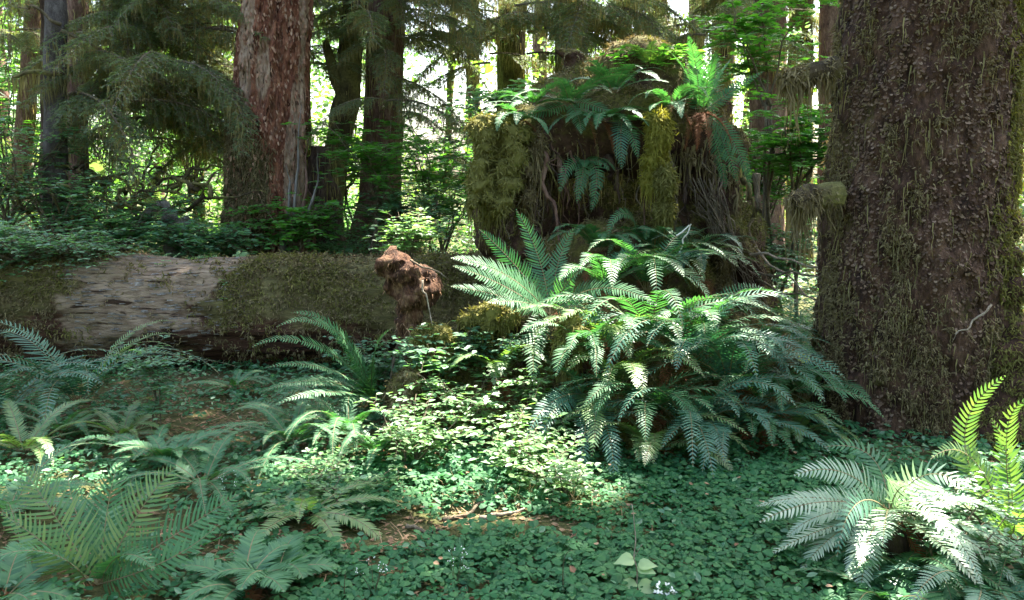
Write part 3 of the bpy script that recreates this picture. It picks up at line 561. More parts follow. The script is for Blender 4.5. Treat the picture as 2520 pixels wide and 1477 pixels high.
pale = front_ * (sstep(q_, -.95, -.8) * sstep(-q_, .2, .4) * sstep(Z, 2.0, 2.6) + 1.2 * np.exp(-((sidec - .08 + nz * .15) / .22) ** 2 - ((Z - 2.7) / .3) ** 2) + sstep(q_, .72, .85) * .9)
part("trunk", mb, M_snag, SN, attr={"moss": moss.ravel() * .65, "pale": np.clip(pale, 0, 1).ravel() * .6})
Q = mb.f[0][0]; T = np.concatenate([Q[:, [0, 1, 2]], Q[:, [0, 2, 3]]]); Vf = V.reshape(-1, 3); cx = lambda c: (c[:, 0] - np.interp(c[:, 2], Z.mean(1), X.mean(1))) / .37
p, nn = sample(Vf, T, 9000, lambda c, n: (n[:, 1] < .3) * (c[:, 2] < 2.05 - cx(c) * .45 + fbm(c * A(2, 2, 1), 3, 50) * .3) * (cx(c) < .5)); mb = MB(); blades(mb, p, nn, .07, .012, 1.2, .7); part("moss", mb, M_tuft, SN, "stuff", False)
p, nn = sample(Vf, T, 8000, lambda c, n: (n[:, 1] < .3) * (c[:, 2] > .8)); mb = MB(); n = len(p); place(mb, FL[0] * A(.45, 1.3, 1.1), FL[1], p, A(0, 0, -1) + U(-.15, .15, (n, 3)), nn, U(.012, .05, n)); part("bark_flakes", mb, leafmat("red_flake", [(.05, .017, .009), (.13, .05, .028), (.21, .10, .06), (.34, .22, .15)], .9, 0, None, .2), SN, "stuff", False)
for b, t, wdt, m in [((715, 640, 9.3), (745, 250, 9.5), .05, M_pale), ((740, 640, 9.3), (752, 330, 9.45), .06, M_redbark), ((755, 600, 9.3), (782, 385, 9.4), .05, M_pale), ((700, 640, 9.25), (708, 400, 9.35), .07, M_pale), ((770, 600, 9.4), (760, 440, 9.4), .06, M_redbark)]:
    mb = MB(); P = wiggle(np.linspace(W(*b), W(*t), 16), .04); T_, X_, Y_ = frames(P); rr = np.linspace(wdt, .004, 16)[:, None] * (1 + .3 * U(-1, 1, (16, 8))); rings(P, X_, Y_ * .5, rr, 8, mb); part("splinter", mb, m, SN)

# ------------------------------------------------------------------ other standing trunks
def beardtree(root, P, r, n, ln=.4): 
    mb = MB(); P = np.asarray(P); k = U(0, len(P) - 1.01, n); i = k.astype(int); q = P[i] + (P[i + 1] - P[i]) * (k - i)[:, None]; a = U(0, 6.28, n); q = q + np.stack([np.cos(a), np.sin(a), a * 0], -1) * r * 1.02
    beard(mb, q, ln, .014, 0, 5, .06); part("hanging_moss", mb, M_beard, root, "stuff", False)
TR = [  # label, base u, pts (u,v), depth, radius in px at 2520 (low, high), material, flare, beard count
 ("slim straight grey spruce trunk at the far left", [(134, 560), (136, 300), (137, 0)], 9.5, (28, 22), M_grey, .04, 0),
 ("dark spruce trunk with sunlit right edge just behind the slim grey one", [(185, 560), (188, 300), (190, 0)], 11, (30, 27), M_redbark, .06, 160),
 ("thin dark pole of a tree touching the grey trunk's left side", [(106, 560), (107, 300), (108, 0)], 11.5, (9, 8), M_brown, 0, 0),
 ("leaning moss-hung trunk with sunlit red patches near the left edge", [(42, 440), (62, 300), (92, 0)], 13, (20, 24), M_redbark, .05, 420),
 ("narrow brown trunk just behind the dead tree's right side", [(752, 620), (752, 300), (752, -20)], 12.5, (15, 12), M_brown, .03, 20),
 ("tall spruce trunk left of centre with a broad flared foot", [(925, 600), (938, 420), (948, 200), (952, 0)], 12, (50, 42), M_redbark, .30, 120),
 ("mossy brown trunk hung with strands behind the root mass's left end", [(1255, 560), (1258, 280), (1260, 0)], 14, (38, 32), M_mossbark, .05, 420),
 ("dark mossy trunk standing behind the root mass's left hump", [(1395, 560), (1390, 250), (1388, 0)], 12.5, (28, 24), M_mossbark, .03, 300),
 ("plain reddish trunk behind the top of the root mass", [(1612, 500), (1615, 250), (1618, 0)], 17, (27, 24), M_redbark, .03, 60),
 ("moss-curtained trunk right of the erect crown fern", [(1770, 520), (1775, 250), (1782, 0)], 17, (30, 26), M_mossbark, .03, 420),
 ("stout reddish trunk with a bright sunlit strip left of the big trunk", [(1880, 640), (1888, 300), (1893, 0)], 13, (48, 40), M_redbark, .12, 120),
 ("dark mossy trunk between the sunlit trunk and the big trunk", [(1965, 640), (1968, 300), (1972, 0)], 15, (32, 28), M_mossbark, .05, 260),
 ("clean red-brown trunk close against the big trunk's upper left", [(2040, 640), (2042, 300), (2044, 0)], 13, (28, 26), M_redbark, .05, 60),
 ("pale sunlit trunk seen under the drooping left boughs", [(385, 560), (383, 380), (380, 0)], 20, (20, 16), M_redbark, .05, 60),
 ("thin moss-hung trunk left of the dead tree", [(492, 560), (492, 300), (490, 0)], 17, (12, 10), M_mossbark, .05, 160),
 ("dark trunk half hidden behind the dead tree's left edge", [(590, 560), (592, 250), (596, 0)], 15, (18, 14), M_brown, .05, 60),
 ("slender distant trunk in the bright gap right of the tall spruce", [(1095, 560), (1105, 300), (1118, 0)], 20, (9, 8), M_mossbark, .02, 160),
]
TREES = {}
for lab, pts, d, (r0, r1), m, fl, nb in TR:
    b = W(*pts[0], d); b[2] = float(gh(b[0], b[1])) - .05; root = thing("forest_tree", lab, "tree", b, "trunks standing behind the log and root mass")
    P = [b] + [W(u, v, d) for u, v in pts] + [W(pts[-1][0] + (pts[-1][0] - pts[-2][0]) * .3, -300, d)]; P.append(P[-1] + A(0, 0, 4)); k = d / F
    mb = MB(); trunk(mb, P, [r0 * k, (r0 + r1) / 2 * k, r1 * k, r1 * k * .9, r1 * k * .7], 56, 150, .018, 8, .3, fl, int(U(1, 50)), 0, .012); part("trunk", mb, m, root)
    if nb: beardtree(root, np.array(P[1:-1]), r0 * k, int(nb * 1.5))
    TREES[lab] = (root, P, r0 * k)
MT = thing("maple_tree", "crooked moss-clad maple trunk with a broken side limb, right of the dead tree", "tree", W(800, 560, 11.5) * A(1, 1, 0))
P = [W(800, 560, 11.5) * A(1, 1, 0)] + path([(805, 520, 11.5), (830, 350, 11.5), (858, 240, 11.5), (865, 100, 11.5), (880, -30, 11.5), (890, -250, 11.5)])
mb = MB(); trunk(mb, P, [.20, .17, .16, .14, .12], 50, 140, .025, 7, .4, .15, 7); part("trunk", mb, M_mossbark, MT); MP = np.array(P)
mb = MB(); trunk(mb, path([(852, 260, 11.45), (825, 190, 11.4), (800, 100, 11.4)]), [.09, .075, .05], 24, 50, .02, 8, .4); part("limb", mb, M_mossbark, MT); beardtree(MT, MP[1:-1], .17, 260, .25)
ST = thing("broken_stump", "low dark stump wreathed in moss right of the dead tree's splinters", "stump", W(800, 600, 10.5) * A(1, 1, 0))
mb = MB(); trunk(mb, [W(800, 640, 10.5) * A(1, 1, 0)] + path([(800, 500, 10.5), (785, 360, 10.5)]), [.24, .20, .10], 50, 60, .07, 6, .4, .1, 3); part("stump_body", mb, M_brown, ST); beardtree(ST, np.array(path([(800, 560, 10.5), (795, 460, 10.5), (785, 370, 10.5)])), .18, 160, .25)

# boughs: parts of their trees
def boughs(key, specs):
    root, P, r = TREES[key]
    for u, v, d, az, s, mi in specs: inst("bough", BOUGH[mi], root, W(u, v, d), R(az), (0, R(U(-5, 12))), s)
def auto(key, n, us, vs_, ds, azs, ss, mi):
    boughs(key, [(U(*us), U(*vs_), U(*ds), U(*azs), U(*ss), int(rng.choice(mi))) for _ in range(n)])
K = [t[0] for t in TR]
auto(K[1], 20, (180, 330), (-120, 330), (9.6, 11.5), (-60, 40), (.7, 1.3), [2, 3, 4])
auto(K[13], 20, (240, 420), (-100, 340), (10.5, 14), (-70, 30), (.8, 1.4), [2, 3, 4])
auto(K[14], 22, (380, 560), (-160, 340), (10.2, 14), (-150, 30), (.8, 1.3), [2, 3, 4])
auto(K[15], 18, (470, 620), (-160, 380), (10.3, 13), (120, 260), (.7, 1.3), [0, 1, 2, 4])
auto(K[3], 16, (20, 110), (-100, 120), (12, 14), (-120, 60), (.7, 1.2), [2, 3, 4])
auto(K[5], 16, (930, 1010), (-140, 300), (10.8, 12.5), (-80, 40), (.6, 1.1), [0, 1, 2, 3])
auto(K[5], 12, (860, 940), (-140, 100), (10.8, 12.5), (120, 240), (.6, 1.0), [0, 1, 2])
auto(K[6], 16, (1200, 1290), (-160, 160), (11, 14), (110, 260), (.8, 1.4), [1, 2, 3, 4])
auto(K[6], 12, (1190, 1330), (-160, 160), (11, 14), (-70, 40), (.8, 1.3), [1, 2, 3, 4])
auto(K[7], 18, (1330, 1480), (-160, 90), (10.5, 13), (-170, 170), (.7, 1.3), [2, 3, 4])
auto(K[8], 18, (1520, 1700), (-160, 90), (12, 16), (-170, 170), (.8, 1.4), [1, 2, 3, 4])
auto(K[9], 14, (1740, 1820), (-160, 110), (13, 16), (-170, 170), (.8, 1.3), [1, 2, 3])
auto(K[4], 14, (740, 790), (-160, 180), (11, 13), (-70, 60), (.6, 1.0), [0, 1, 2])
auto(K[16], 16, (1060, 1160), (380, 620), (12, 18), (-170, 170), (.6, 1.0), [1, 2, 3])
auto(K[5], 14, (880, 1000), (-120, 260), (9.8, 10.9), (-160, 20), (.6, 1.0), [3, 4])
auto(K[14], 12, (250, 540), (-140, 300), (9.9, 10.8), (-120, 0), (.8, 1.2), [4])
auto(K[9], 10, (1730, 1860), (-140, 120), (10, 13), (-170, 170), (.7, 1.1), [3, 4])
auto(K[11], 10, (1930, 2010), (-140, 60), (12, 15), (-170, 170), (.6, 1.0), [0, 1, 2])

# ------------------------------------------------------------------ dead wood behind and beside
def stick(name, label, pts, r, m, cat, group=None, wig=.03):
    P = wiggle(bez([W(*p) for p in pts], 20), wig); o = thing(name, label, cat, P[0], group); mb = MB(); tube(mb, P, np.linspace(*r, 20), 7); part("wood", mb, m, o); return o
stick("bleached_pole", "grey bleached pole leaning up toward the torn wood slab behind the log", [(190, 640, 9.3), (300, 562, 9.1), (398, 505, 9.0)], (.035, .05), M_pale, "pole", wig=.02)
SL = thing("wood_slab", "torn slab of grey weathered wood behind the log", "wood", W(430, 575, 9.0)); s = MB()
for u, v, r, k in [(405, 510, .07, (1, .4, 1.2)), (415, 535, .09, (1, .4, 1.1)), (435, 555, .10, (1.1, .4, .8)), (448, 568, .07, (1, .4, .8)), (455, 545, .06, (1.2, .4, .8)), (440, 590, .11, (1.1, .7, 1)), (445, 620, .14, (1.1, .9, 1.2)), (450, 660, .16, (1.1, 1, 1.2))]: sphere(s, W(u, v, 9.0), A(*k) * r, 12)
part("wood", fuse(s, .02, .03, 8, 5), M_pale, SL)
WS = "thin dead sticks slanting out beside the root mass"
for i, (lab, pts) in enumerate([
 ("long pale dead stick slanting to the big trunk, topmost of the bundle", [(1840, 625, 6.6), (1930, 632, 6.2), (2030, 665, 5.7)]),
 ("dead stick crossing the gap at the root mass's right, second in the bundle", [(1850, 670, 6.6), (1940, 675, 6.3), (2030, 672, 5.8)]),
 ("steep thin dead stick running down to the big trunk", [(1830, 590, 6.8), (1920, 660, 6.4), (2025, 760, 5.9)]),
 ("dead stick near the bottom of the bundle beside the big trunk", [(1860, 690, 6.6), (1950, 720, 6.3), (2030, 745, 5.9)]),
 ("long mossy root slanting down to the ferns right of the root mass", [(1740, 760, 6.3), (1830, 800, 6.1), (1950, 900, 5.8)]),
 ("low brown dead stick just above the ferns by the big trunk", [(1830, 890, 6.2), (1900, 885, 6.0), (2000, 870, 5.9)])]): stick("dead_stick", lab, pts, (.011, .005), [M_deadtwig, M_twig][i % 2], "stick", WS)
wf = thing("white_twig", "forked white bare twig against the dark root hollow", "twig", W(1680, 640, 6.1)); mb = MB()
for P in ([(1672, 625, 6.1), (1685, 590, 6.1), (1698, 553, 6.1)], [(1664, 580, 6.1), (1680, 575, 6.1), (1698, 553, 6.1)]): tube(mb, wiggle(bez([W(*p) for p in P], 12), .01), np.linspace(.007, .004, 12), 5)
part("wood", mb, leafmat("white_wood", [(.5, .47, .42), (.6, .57, .5)], .7, 0), wf)
tw = thing("dead_branch_fan", "fan of fine dead twigs spilling down the root mass's right side", "branch", W(1700, 480, 6.7)); mb = MB()
for k in range(36):
    a = W(U(1690, 1790), U(430, 520), 6.6); tube(mb, wiggle(bez([a, W(U(1740, 1830), U(560, 640), 6.5), W(U(1750, 1930), U(650, 860), 6.4)], 12), .06), np.linspace(.006, .002, 12), 3)
part("twigs", mb, M_twig, tw, "stuff")
bt = thing("brush_pile", "tangle of dead mossy branches behind the log at the far left", "brush", W(250, 560, 9.5)); mb = MB()
for k in range(60):
    a = W(U(0, 520), U(440, 600), U(8.9, 10)); b = a + A(U(-1, 1), U(-.4, .4), U(-.25, .5)); tube(mb, wiggle(bez([a, (a + b) / 2 + A(0, 0, .15), b], 14), .1), np.linspace(U(.01, .03), .004, 14), 5)
part("branches", mb, [M_mossbark], bt, "stuff")
mb = MB(); P = bez([W(160, 180, 9.4), W(90, 180, 9.3), W(20, 190, 9.2)], 14); tube(mb, wiggle(P, .03), np.linspace(.04, .012, 14), 6, 0); beard(mb, P[rng.integers(0, 14, 120)], .30, .012, 1); part("branch", mb, [M_mossbark, M_beard], TREES[K[0]][0], smooth=False)
for pts in ([(150, 75, 9.4), (260, 110, 9.6), (400, 210, 9.6), (440, 245, 9.5)], [(150, 60, 9.4), (90, 20, 9.2), (40, 10, 9.2)]):
    mb = MB(); tube(mb, wiggle(bez([W(*p) for p in pts], 16), .04), np.linspace(.022, .005, 16), 5); part("branch", mb, M_twig, TREES[K[0]][0])

# ------------------------------------------------------------------ ferns
up_cam = (0, -.9, .45)
c0 = on(1352, 785)
fern("large bright sword fern in the middle of the root mound, fronds fanning up and left", c0 + A(0, -.05, .03), 0, .7, dead=5, pl=.10, hero=[
 ([(1345, 640, 5.7), (1270, 515, 5.75)], .105, up_cam), ([(1290, 660, 5.6), (1180, 565, 5.5)], .10, up_cam), ([(1250, 640, 5.5), (1110, 635, 5.2)], .095), ([(1240, 690, 5.4), (1115, 655, 5.1)], .09), ([(1270, 660, 5.2), (1140, 645, 5.0)], .09),
 ([(1240, 720, 5.4), (1110, 705, 5.1)], .095, None, M_fern), ([(1365, 620, 5.8), (1415, 560, 5.8)], .09, up_cam), ([(1310, 730, 5.3), (1200, 745, 5.0)], .09), ([(1400, 660, 5.5), (1460, 655, 5.2)], .09),
 ([(1300, 800, 5.3), (1315, 945, 5.05)], .095, up_cam), ([(1430, 690, 5.4), (1530, 690, 5.2), (1620, 755, 5.0)], .095), ([(1410, 720, 5.4), (1520, 770, 5.1), (1520, 900, 4.95)], .09), ([(1400, 790, 5.3), (1450, 880, 5.0), (1490, 925, 4.95)], .085)])
H = [
 ("sword fern on the mound right of the large central fern", (1490, 720), 9, .62, (20, 250), .085, M_fern),
 ("sword fern with long arching fronds below the bright moss cushion", (1590, 720), 10, .75, (60, 260), .09, M_fern),
 ("sword fern high on the mound's right shoulder under the hanging twigs", (1640, 690), 9, .70, (50, 240), .09, M_fern_lit),
 ("sword fern halfway down the mound's right slope, fronds falling right", (1600, 850), 11, .80, (60, 270), .09, M_fern),
 ("sword fern in the densest part of the right slope with grey-blue sheen", (1690, 900), 12, .85, (50, 260), .092, M_fern_blue),
 ("sword fern low on the right slope with silvery drooping fronds", (1790, 960), 12, .80, (90, 290), .092, M_fern_blue),
 ("sword fern at the right foot of the mound near the big trunk", (1880, 1000), 10, .60, (120, 310), .09, M_fern),
 ("sword fern at the foot of the right slope spreading over the clover edge", (1690, 1080), 12, .70, (70, 290), .085, M_fern_blue),
 ("sword fern tucked against the big trunk's left foot", (1975, 985), 8, .52, (130, 330), .088, M_fern),
 ("pale sword fern in the middle of the mound below the moss-wrapped root", (1520, 960), 9, .62, (90, 260), .08, M_fern_lit),
 ("sword fern between the hanging dark fronds and the grey-blue slope fern", (1590, 1030), 10, .62, (80, 280), .085, M_fern),
 ("sword fern at the slope's lowest edge just above the clover", (1600, 1120), 10, .55, (80, 290), .08, M_fern_lit),
 ("sword fern with upturned silvery fronds at the clover's far edge", (1790, 1080), 10, .65, (60, 300), .085, M_fern_blue),
 ("sword fern wedged between the right slope and the big trunk's shade", (1850, 1080), 9, .55, (110, 300), .085, M_fern),
 ("sword fern in the heart of the right slope, fronds crossing each other", (1720, 840), 10, .72, (40, 260), .088, M_fern),
 ("sword fern by the moss-wrapped upright root, fronds over the shrub", (1440, 890), 8, .55, (100, 260), .08, M_fern),
 ("sword fern above the hanging dark fronds, partly brown", (1480, 850), 9, .58, (90, 270), .08, M_fern_lit),
 ("sword fern far right of the slope below the dead sticks", (1820, 880), 9, .55, (90, 280), .085, M_fern_blue),
 ("sword fern right beside the big trunk just above the clover", (1950, 1090), 8, .42, (120, 300), .075, M_fern_lit),
 ("sword fern at the hollow's floor right above the large central fern", (1470, 625), 8, .5, (90, 280), .075, M_fern),
 ("sword fern at the hollow's floor below the bright moss cushion", (1600, 635), 8, .52, (80, 270), .075, M_fern),
 ("sword fern beneath the forked white twig", (1700, 660), 8, .52, (70, 260), .075, M_fern_blue),
 ("sword fern on the mound's upper left, behind the large central fern", (1290, 660), 8, .45, (120, 320), .07, M_fern),
 ("sword fern behind the root mass's right foot", (1895, 870), 7, .45, (120, 330), .08, M_fern),
 ("small sword fern half hidden left of the large central fern", (1190, 740), 8, .45, (180, 330), .07, M_fern),
 ("sword fern hanging over the mound just right of the root knob", (1150, 760), 6, .42, (120, 280), .075, M_fern),
 ("small sword fern low on the mound face left of the hanging dark fronds", (1230, 930), 7, .42, (110, 270), .065, M_fern_lit)]
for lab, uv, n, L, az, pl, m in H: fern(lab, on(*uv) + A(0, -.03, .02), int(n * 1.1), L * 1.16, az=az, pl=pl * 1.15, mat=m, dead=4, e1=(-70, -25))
q = on(1440, 985); fern("sword fern with four broad dark fronds hanging straight down the mound front", q + A(0, -.03, .03), 3, .45, az=(60, 300), pl=.08, hero=[
 ([(1450, 960, 4.75), (1480, 1040, 4.5), (1455, 1125, 4.45)], .10, up_cam, M_fern_lit), ([(1480, 1000, 4.7), (1525, 1090, 4.45), (1505, 1210, 4.4)], .09, up_cam, M_fern_blue), ([(1450, 1020, 4.7), (1430, 1100, 4.45), (1432, 1190, 4.4)], .085, up_cam, M_fern_blue), ([(1400, 970, 4.75), (1330, 1010, 4.55), (1325, 1110, 4.5)], .085, up_cam, M_fern_blue), ([(1400, 950, 4.75), (1310, 1000, 4.6), (1300, 1080, 4.5)], .08, up_cam, M_fern_blue)])
# ferns on the overhang
TOPF = "sword ferns growing on the top of the root mass"
fern("erect sword fern crowning the root mass's right end", on(1725, 285) + A(0, 0, .02), 5, .55, (70, 86), (35, 65), (0, 360), .085, dead=9, group=TOPF, hero=[
 ([(1740, 220, 6.85), (1728, 130, 6.8)], .10, up_cam), ([(1700, 220, 6.8), (1690, 165, 6.8)], .09, up_cam), ([(1770, 210, 6.8), (1760, 130, 6.9)], .09, up_cam), ([(1790, 240, 6.8), (1830, 180, 6.8)], .07, up_cam), ([(1800, 220, 6.8), (1880, 175, 6.7)], .06, up_cam),
 ([(1790, 300, 6.7), (1840, 400, 6.6), (1845, 460, 6.6)], .09, up_cam), ([(1770, 310, 6.7), (1805, 400, 6.6), (1815, 450, 6.6)], .09, up_cam), ([(1760, 330, 6.7), (1780, 400, 6.65), (1785, 470, 6.65)], .08, up_cam)])
fern("wide sword fern spreading along the overhang's front edge", on(1400, 265) + A(0, -.03, .03), 7, .6, (20, 60), (-50, -10), (60, 300), .08, dead=1, group=TOPF, hero=[([(1410, 230, 6.6), (1380, 195, 6.6)], .09, up_cam), ([(1430, 280, 6.5), (1430, 330, 6.4)], .08, up_cam), ([(1360, 270, 6.6), (1250, 290, 6.5)], .085), ([(1450, 240, 6.6), (1530, 300, 6.5)], .085)])
fern("small sword fern on the overhang's left shoulder", on(1310, 270) + A(0, -.02, .03), 8, .38, (10, 60), (-50, -10), (90, 330), .06, group=TOPF)
fern("sword fern at the centre of the overhang's top with tips curling right", on(1510, 235) + A(0, -.02, .02), 8, .50, (25, 65), (-50, -10), (40, 300), .075, dead=1, group=TOPF)
fern("small sword fern drooping over the overhang's lip beside the left moss column", on(1275, 305) + A(0, -.05, .02), 8, .42, (5, 45), (-75, -40), (110, 330), .065, dead=2, group=TOPF)
fern("sword fern right above the bright moss cushion", on(1650, 270) + A(0, -.05, .02), 8, .42, (10, 60), (-65, -25), (60, 300), .07, dead=2, group=TOPF)
fern("limp sword fern hanging over the middle of the overhang's lip", on(1475, 300) + A(0, -.05, .0), 8, .45, (0, 40), (-80, -45), (100, 270), .07, dead=3, group=TOPF)
fern("sword fern with one broad frond hanging below the overhang's edge", on(1530, 300) + A(0, -.05, .0), 3, .35, (10, 40), (-60, -20), (90, 270), .07, group=TOPF, hero=[([(1525, 300, 6.35), (1530, 415, 6.4)], .09, up_cam, M_fern_blue), ([(1560, 320, 6.4), (1570, 390, 6.4)], .07, up_cam)])
fern("sword fern hanging from the roof of the dark root hollow", on(1435, 395) + A(0, -.05, 0), 2, .3, (0, 30), (-70, -30), (120, 240), .06, group=TOPF, hero=[([(1390, 390, 6.5), (1378, 475, 6.5)], .07, up_cam), ([(1440, 400, 6.5), (1420, 500, 6.5)], .075, up_cam), ([(1490, 390, 6.5), (1455, 520, 6.5)], .08, up_cam), ([(1480, 390, 6.5), (1500, 420, 6.5)], .05, up_cam)])
fern("sword fern peeping over the back of the root mass's hump", on(1600, 170) + A(0, 0, .02), 9, .40, (20, 70), (-40, 10), (0, 360), .06, M_fern_lit, group=TOPF)
fern("sword fern below the bright cushion, one frond hooked like a finger", on(1560, 580) + A(0, -.05, .02), 2, .35, (30, 60), (-60, -30), (120, 240), .06, hero=[([(1575, 500, 6.2), (1490, 510, 6.1), (1498, 595, 6.1)], .07, up_cam)])
# left of the mound
q = on(920, 990)
fern("big sword fern at the mound's left foot with fronds arching far left", q + A(0, -.03, .02), 6, .8, (35, 75), (-50, -15), (150, 360), .085, dead=2, hero=[
 ([(880, 800, 5.3), (760, 755, 5.1), (680, 805, 4.9)], .085), ([(860, 850, 5.2), (700, 800, 5.0), (620, 855, 4.8)], .085), ([(860, 820, 5.3), (800, 760, 5.3), (715, 770, 5.2)], .085), ([(860, 900, 5.1), (740, 880, 4.8), (655, 905, 4.7)], .08), ([(850, 930, 5.1), (740, 920, 4.8), (640, 965, 4.6)], .085), ([(900, 850, 5.3), (960, 810, 5.2)], .075), ([(880, 960, 5.0), (760, 950, 4.7), (670, 1000, 4.6)], .08)])
GL = "sword ferns left of the root mound"
for lab, uv, n, L, az, pl, m, e0 in [
 ("dark sword fern low at the mound's left foot beside the moss-clad root", (860, 1090), 11, .62, (130, 350), .08, M_fern, (25, 70)),
 ("shaded sword fern between the soil path and the mound's left foot", (720, 1110), 10, .5, (0, 340), .07, M_fern, (20, 60)),
 ("drooping blue-green sword fern beside the log at the left", (195, 1010), 10, .95, (60, 310), .11, M_fern_blue, (45, 72)),
 ("blue-green sword fern cut by the left picture edge beside the log", (5, 1040), 11, .95, (40, 300), .10, M_fern_blue, (40, 72)),
 ("green sword fern frond arching above the blue-green fern by the log", (215, 985), 4, .8, (30, 130), .08, M_fern_lit, (55, 70)),
 ("tall-fronded fern behind the large front left fern", (420, 1170), 9, .36, (0, 340), .075, M_fern, (30, 75)),
 ("pale sword fern at the left edge behind the front fern", (60, 1130), 10, .55, (0, 340), .075, M_fern_lit, (20, 60)),
 ("low sword fern left of the soil path with flat fronds", (370, 1150), 10, .42, (0, 340), .065, M_fern, (15, 45)),
 ("sword fern right of the large front left fern, fronds leaning right", (680, 1450), 7, .26, (0, 340), .075, M_fern, (25, 65)),
 ("shaded sword fern in the bottom left corner", (10, 1500), 7, .3, (0, 340), .07, M_fern, (15, 50)),
 ("sword fern at the bottom edge left of the clover", (600, 1475), 8, .28, (0, 340), .065, M_fern, (15, 55)),
 ("half-sunlit sword fern at the near end of the soil path", (760, 1290), 8, .42, (0, 340), .06, M_fern_lit, (15, 50)),
 ("sword fern at the left edge halfway down the picture", (20, 1290), 9, .5, (0, 340), .07, M_fern, (20, 60)),
 ("leafy green fern filling the gap left of the soil path", (500, 1215), 10, .5, (0, 340), .07, M_fern, (15, 55)),
 ("green fern between the blue-green log ferns and the pale left fern", (150, 1080), 10, .5, (0, 340), .07, M_fern, (15, 55)),
 ("green fern just above the large front left fern's tallest frond", (300, 1095), 9, .36, (0, 340), .065, M_fern_lit, (15, 55)),
 ("shaded fern below the big mound-foot fern, left of the sunlit shrub", (930, 1130), 9, .42, (100, 340), .065, M_fern, (20, 60)),
 ("dim fern right of the soil path, fronds brushing the herbs", (735, 1065), 9, .5, (0, 340), .07, M_fern, (15, 60)),
 ("fine low fern beside the tall seedling near the log", (575, 970), 8, .35, (0, 340), .055, M_fern, (15, 50))]: fern(lab, G(*uv) + A(0, 0, .05), int(n * 1.25), L * 1.12, e0, (-55, -15), az, pl * (1.1 if uv[1] > 1280 or L > .9 else .72), m, 2, group=GL, pn=34 if uv[1] > 1280 or L > .9 else 46, wd=.0125 if uv[1] > 1280 or L > .9 else .009)
fern("large sword fern at the front left with broad ladder-like fronds", G(240, 1440), 3, .5, pl=.085, dead=1, group=GL, wd=.0115, hero=[
 ([(180, 1330, 3.3), (100, 1220, 3.35), (55, 1150, 3.4)], .155, up_cam, M_fern_lit), ([(255, 1330, 3.35), (262, 1230, 3.4), (290, 1140, 3.45)], .15, up_cam), ([(300, 1330, 3.3), (350, 1230, 3.35), (430, 1150, 3.4)], .145, up_cam, M_fern_lit),
 ([(150, 1370, 3.2), (80, 1310, 3.2), (5, 1265, 3.2)], .11, up_cam, M_fern_lit), ([(200, 1280, 3.5), (160, 1210, 3.6), (170, 1160, 3.7)], .11, up_cam), ([(330, 1380, 3.25), (440, 1310, 3.3), (590, 1215, 3.4)], .125, up_cam), ([(300, 1420, 3.1), (420, 1400, 3.1), (540, 1290, 3.2)], .10, up_cam)])
GR = "sword ferns around the foot of the big trunk"
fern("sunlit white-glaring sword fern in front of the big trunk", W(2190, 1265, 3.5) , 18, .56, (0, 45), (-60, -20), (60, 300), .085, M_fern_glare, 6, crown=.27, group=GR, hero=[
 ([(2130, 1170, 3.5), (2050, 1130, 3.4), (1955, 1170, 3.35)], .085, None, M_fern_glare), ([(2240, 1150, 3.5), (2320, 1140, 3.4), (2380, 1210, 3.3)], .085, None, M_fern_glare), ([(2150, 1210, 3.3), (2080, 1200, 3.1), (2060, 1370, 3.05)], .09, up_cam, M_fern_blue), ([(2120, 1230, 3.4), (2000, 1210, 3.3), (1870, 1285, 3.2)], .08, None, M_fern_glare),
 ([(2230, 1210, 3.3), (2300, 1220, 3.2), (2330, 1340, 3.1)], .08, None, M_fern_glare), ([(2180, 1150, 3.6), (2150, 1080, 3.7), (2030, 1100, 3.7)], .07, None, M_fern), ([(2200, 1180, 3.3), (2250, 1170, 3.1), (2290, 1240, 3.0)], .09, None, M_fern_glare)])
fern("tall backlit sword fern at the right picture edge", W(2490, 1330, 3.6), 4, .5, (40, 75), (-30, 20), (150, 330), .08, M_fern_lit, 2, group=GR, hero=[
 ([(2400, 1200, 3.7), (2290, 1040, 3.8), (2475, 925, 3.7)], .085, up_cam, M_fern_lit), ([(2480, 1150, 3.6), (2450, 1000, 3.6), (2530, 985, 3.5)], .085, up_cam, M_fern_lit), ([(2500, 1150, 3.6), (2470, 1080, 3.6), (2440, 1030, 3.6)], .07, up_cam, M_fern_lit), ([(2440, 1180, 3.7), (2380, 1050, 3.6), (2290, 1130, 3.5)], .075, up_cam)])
for lab, uv, n, L, m in [("dark sword fern in the bottom right corner", (2400, 1470), 13, .6, M_fern_blue), ("dark sword fern under the sunlit fern, left of the corner one", (2230, 1400), 12, .5, M_fern), ("shaded sword fern filling the right edge below the backlit fern", (2510, 1360), 12, .6, M_fern), ("shaded sword fern at the bottom edge right of the clover", (2180, 1480), 9, .42, M_fern), ("sword fern behind the tall backlit fern at the right edge", (2520, 1240), 8, .55, M_fern)]: fern(lab, G(*uv), n, L, (15, 55), (-55, -15), (0, 340), .07, m, 1, group=GR)
GB = "ferns growing among the trees behind"
for lab, p, n, L in [("sword fern beside the dead tree's mossy foot", W(555, 470, 9.6), 9, 1.25), ("dull sword fern under the sticks right of the root mass", W(1930, 700, 7.6), 9, 1.0), ("sword fern at the back between root mass and big trunk", W(1960, 800, 7.0), 10, .95), ("sword fern above the dead sticks right of the root mass", W(1870, 660, 7.6), 9, 1.15)]: fern(lab, A(p[0], p[1], float(gh(p[0], p[1]))), n, L, (45, 80), (-45, -5), (0, 340), .085, M_fern, 1, group=GB)

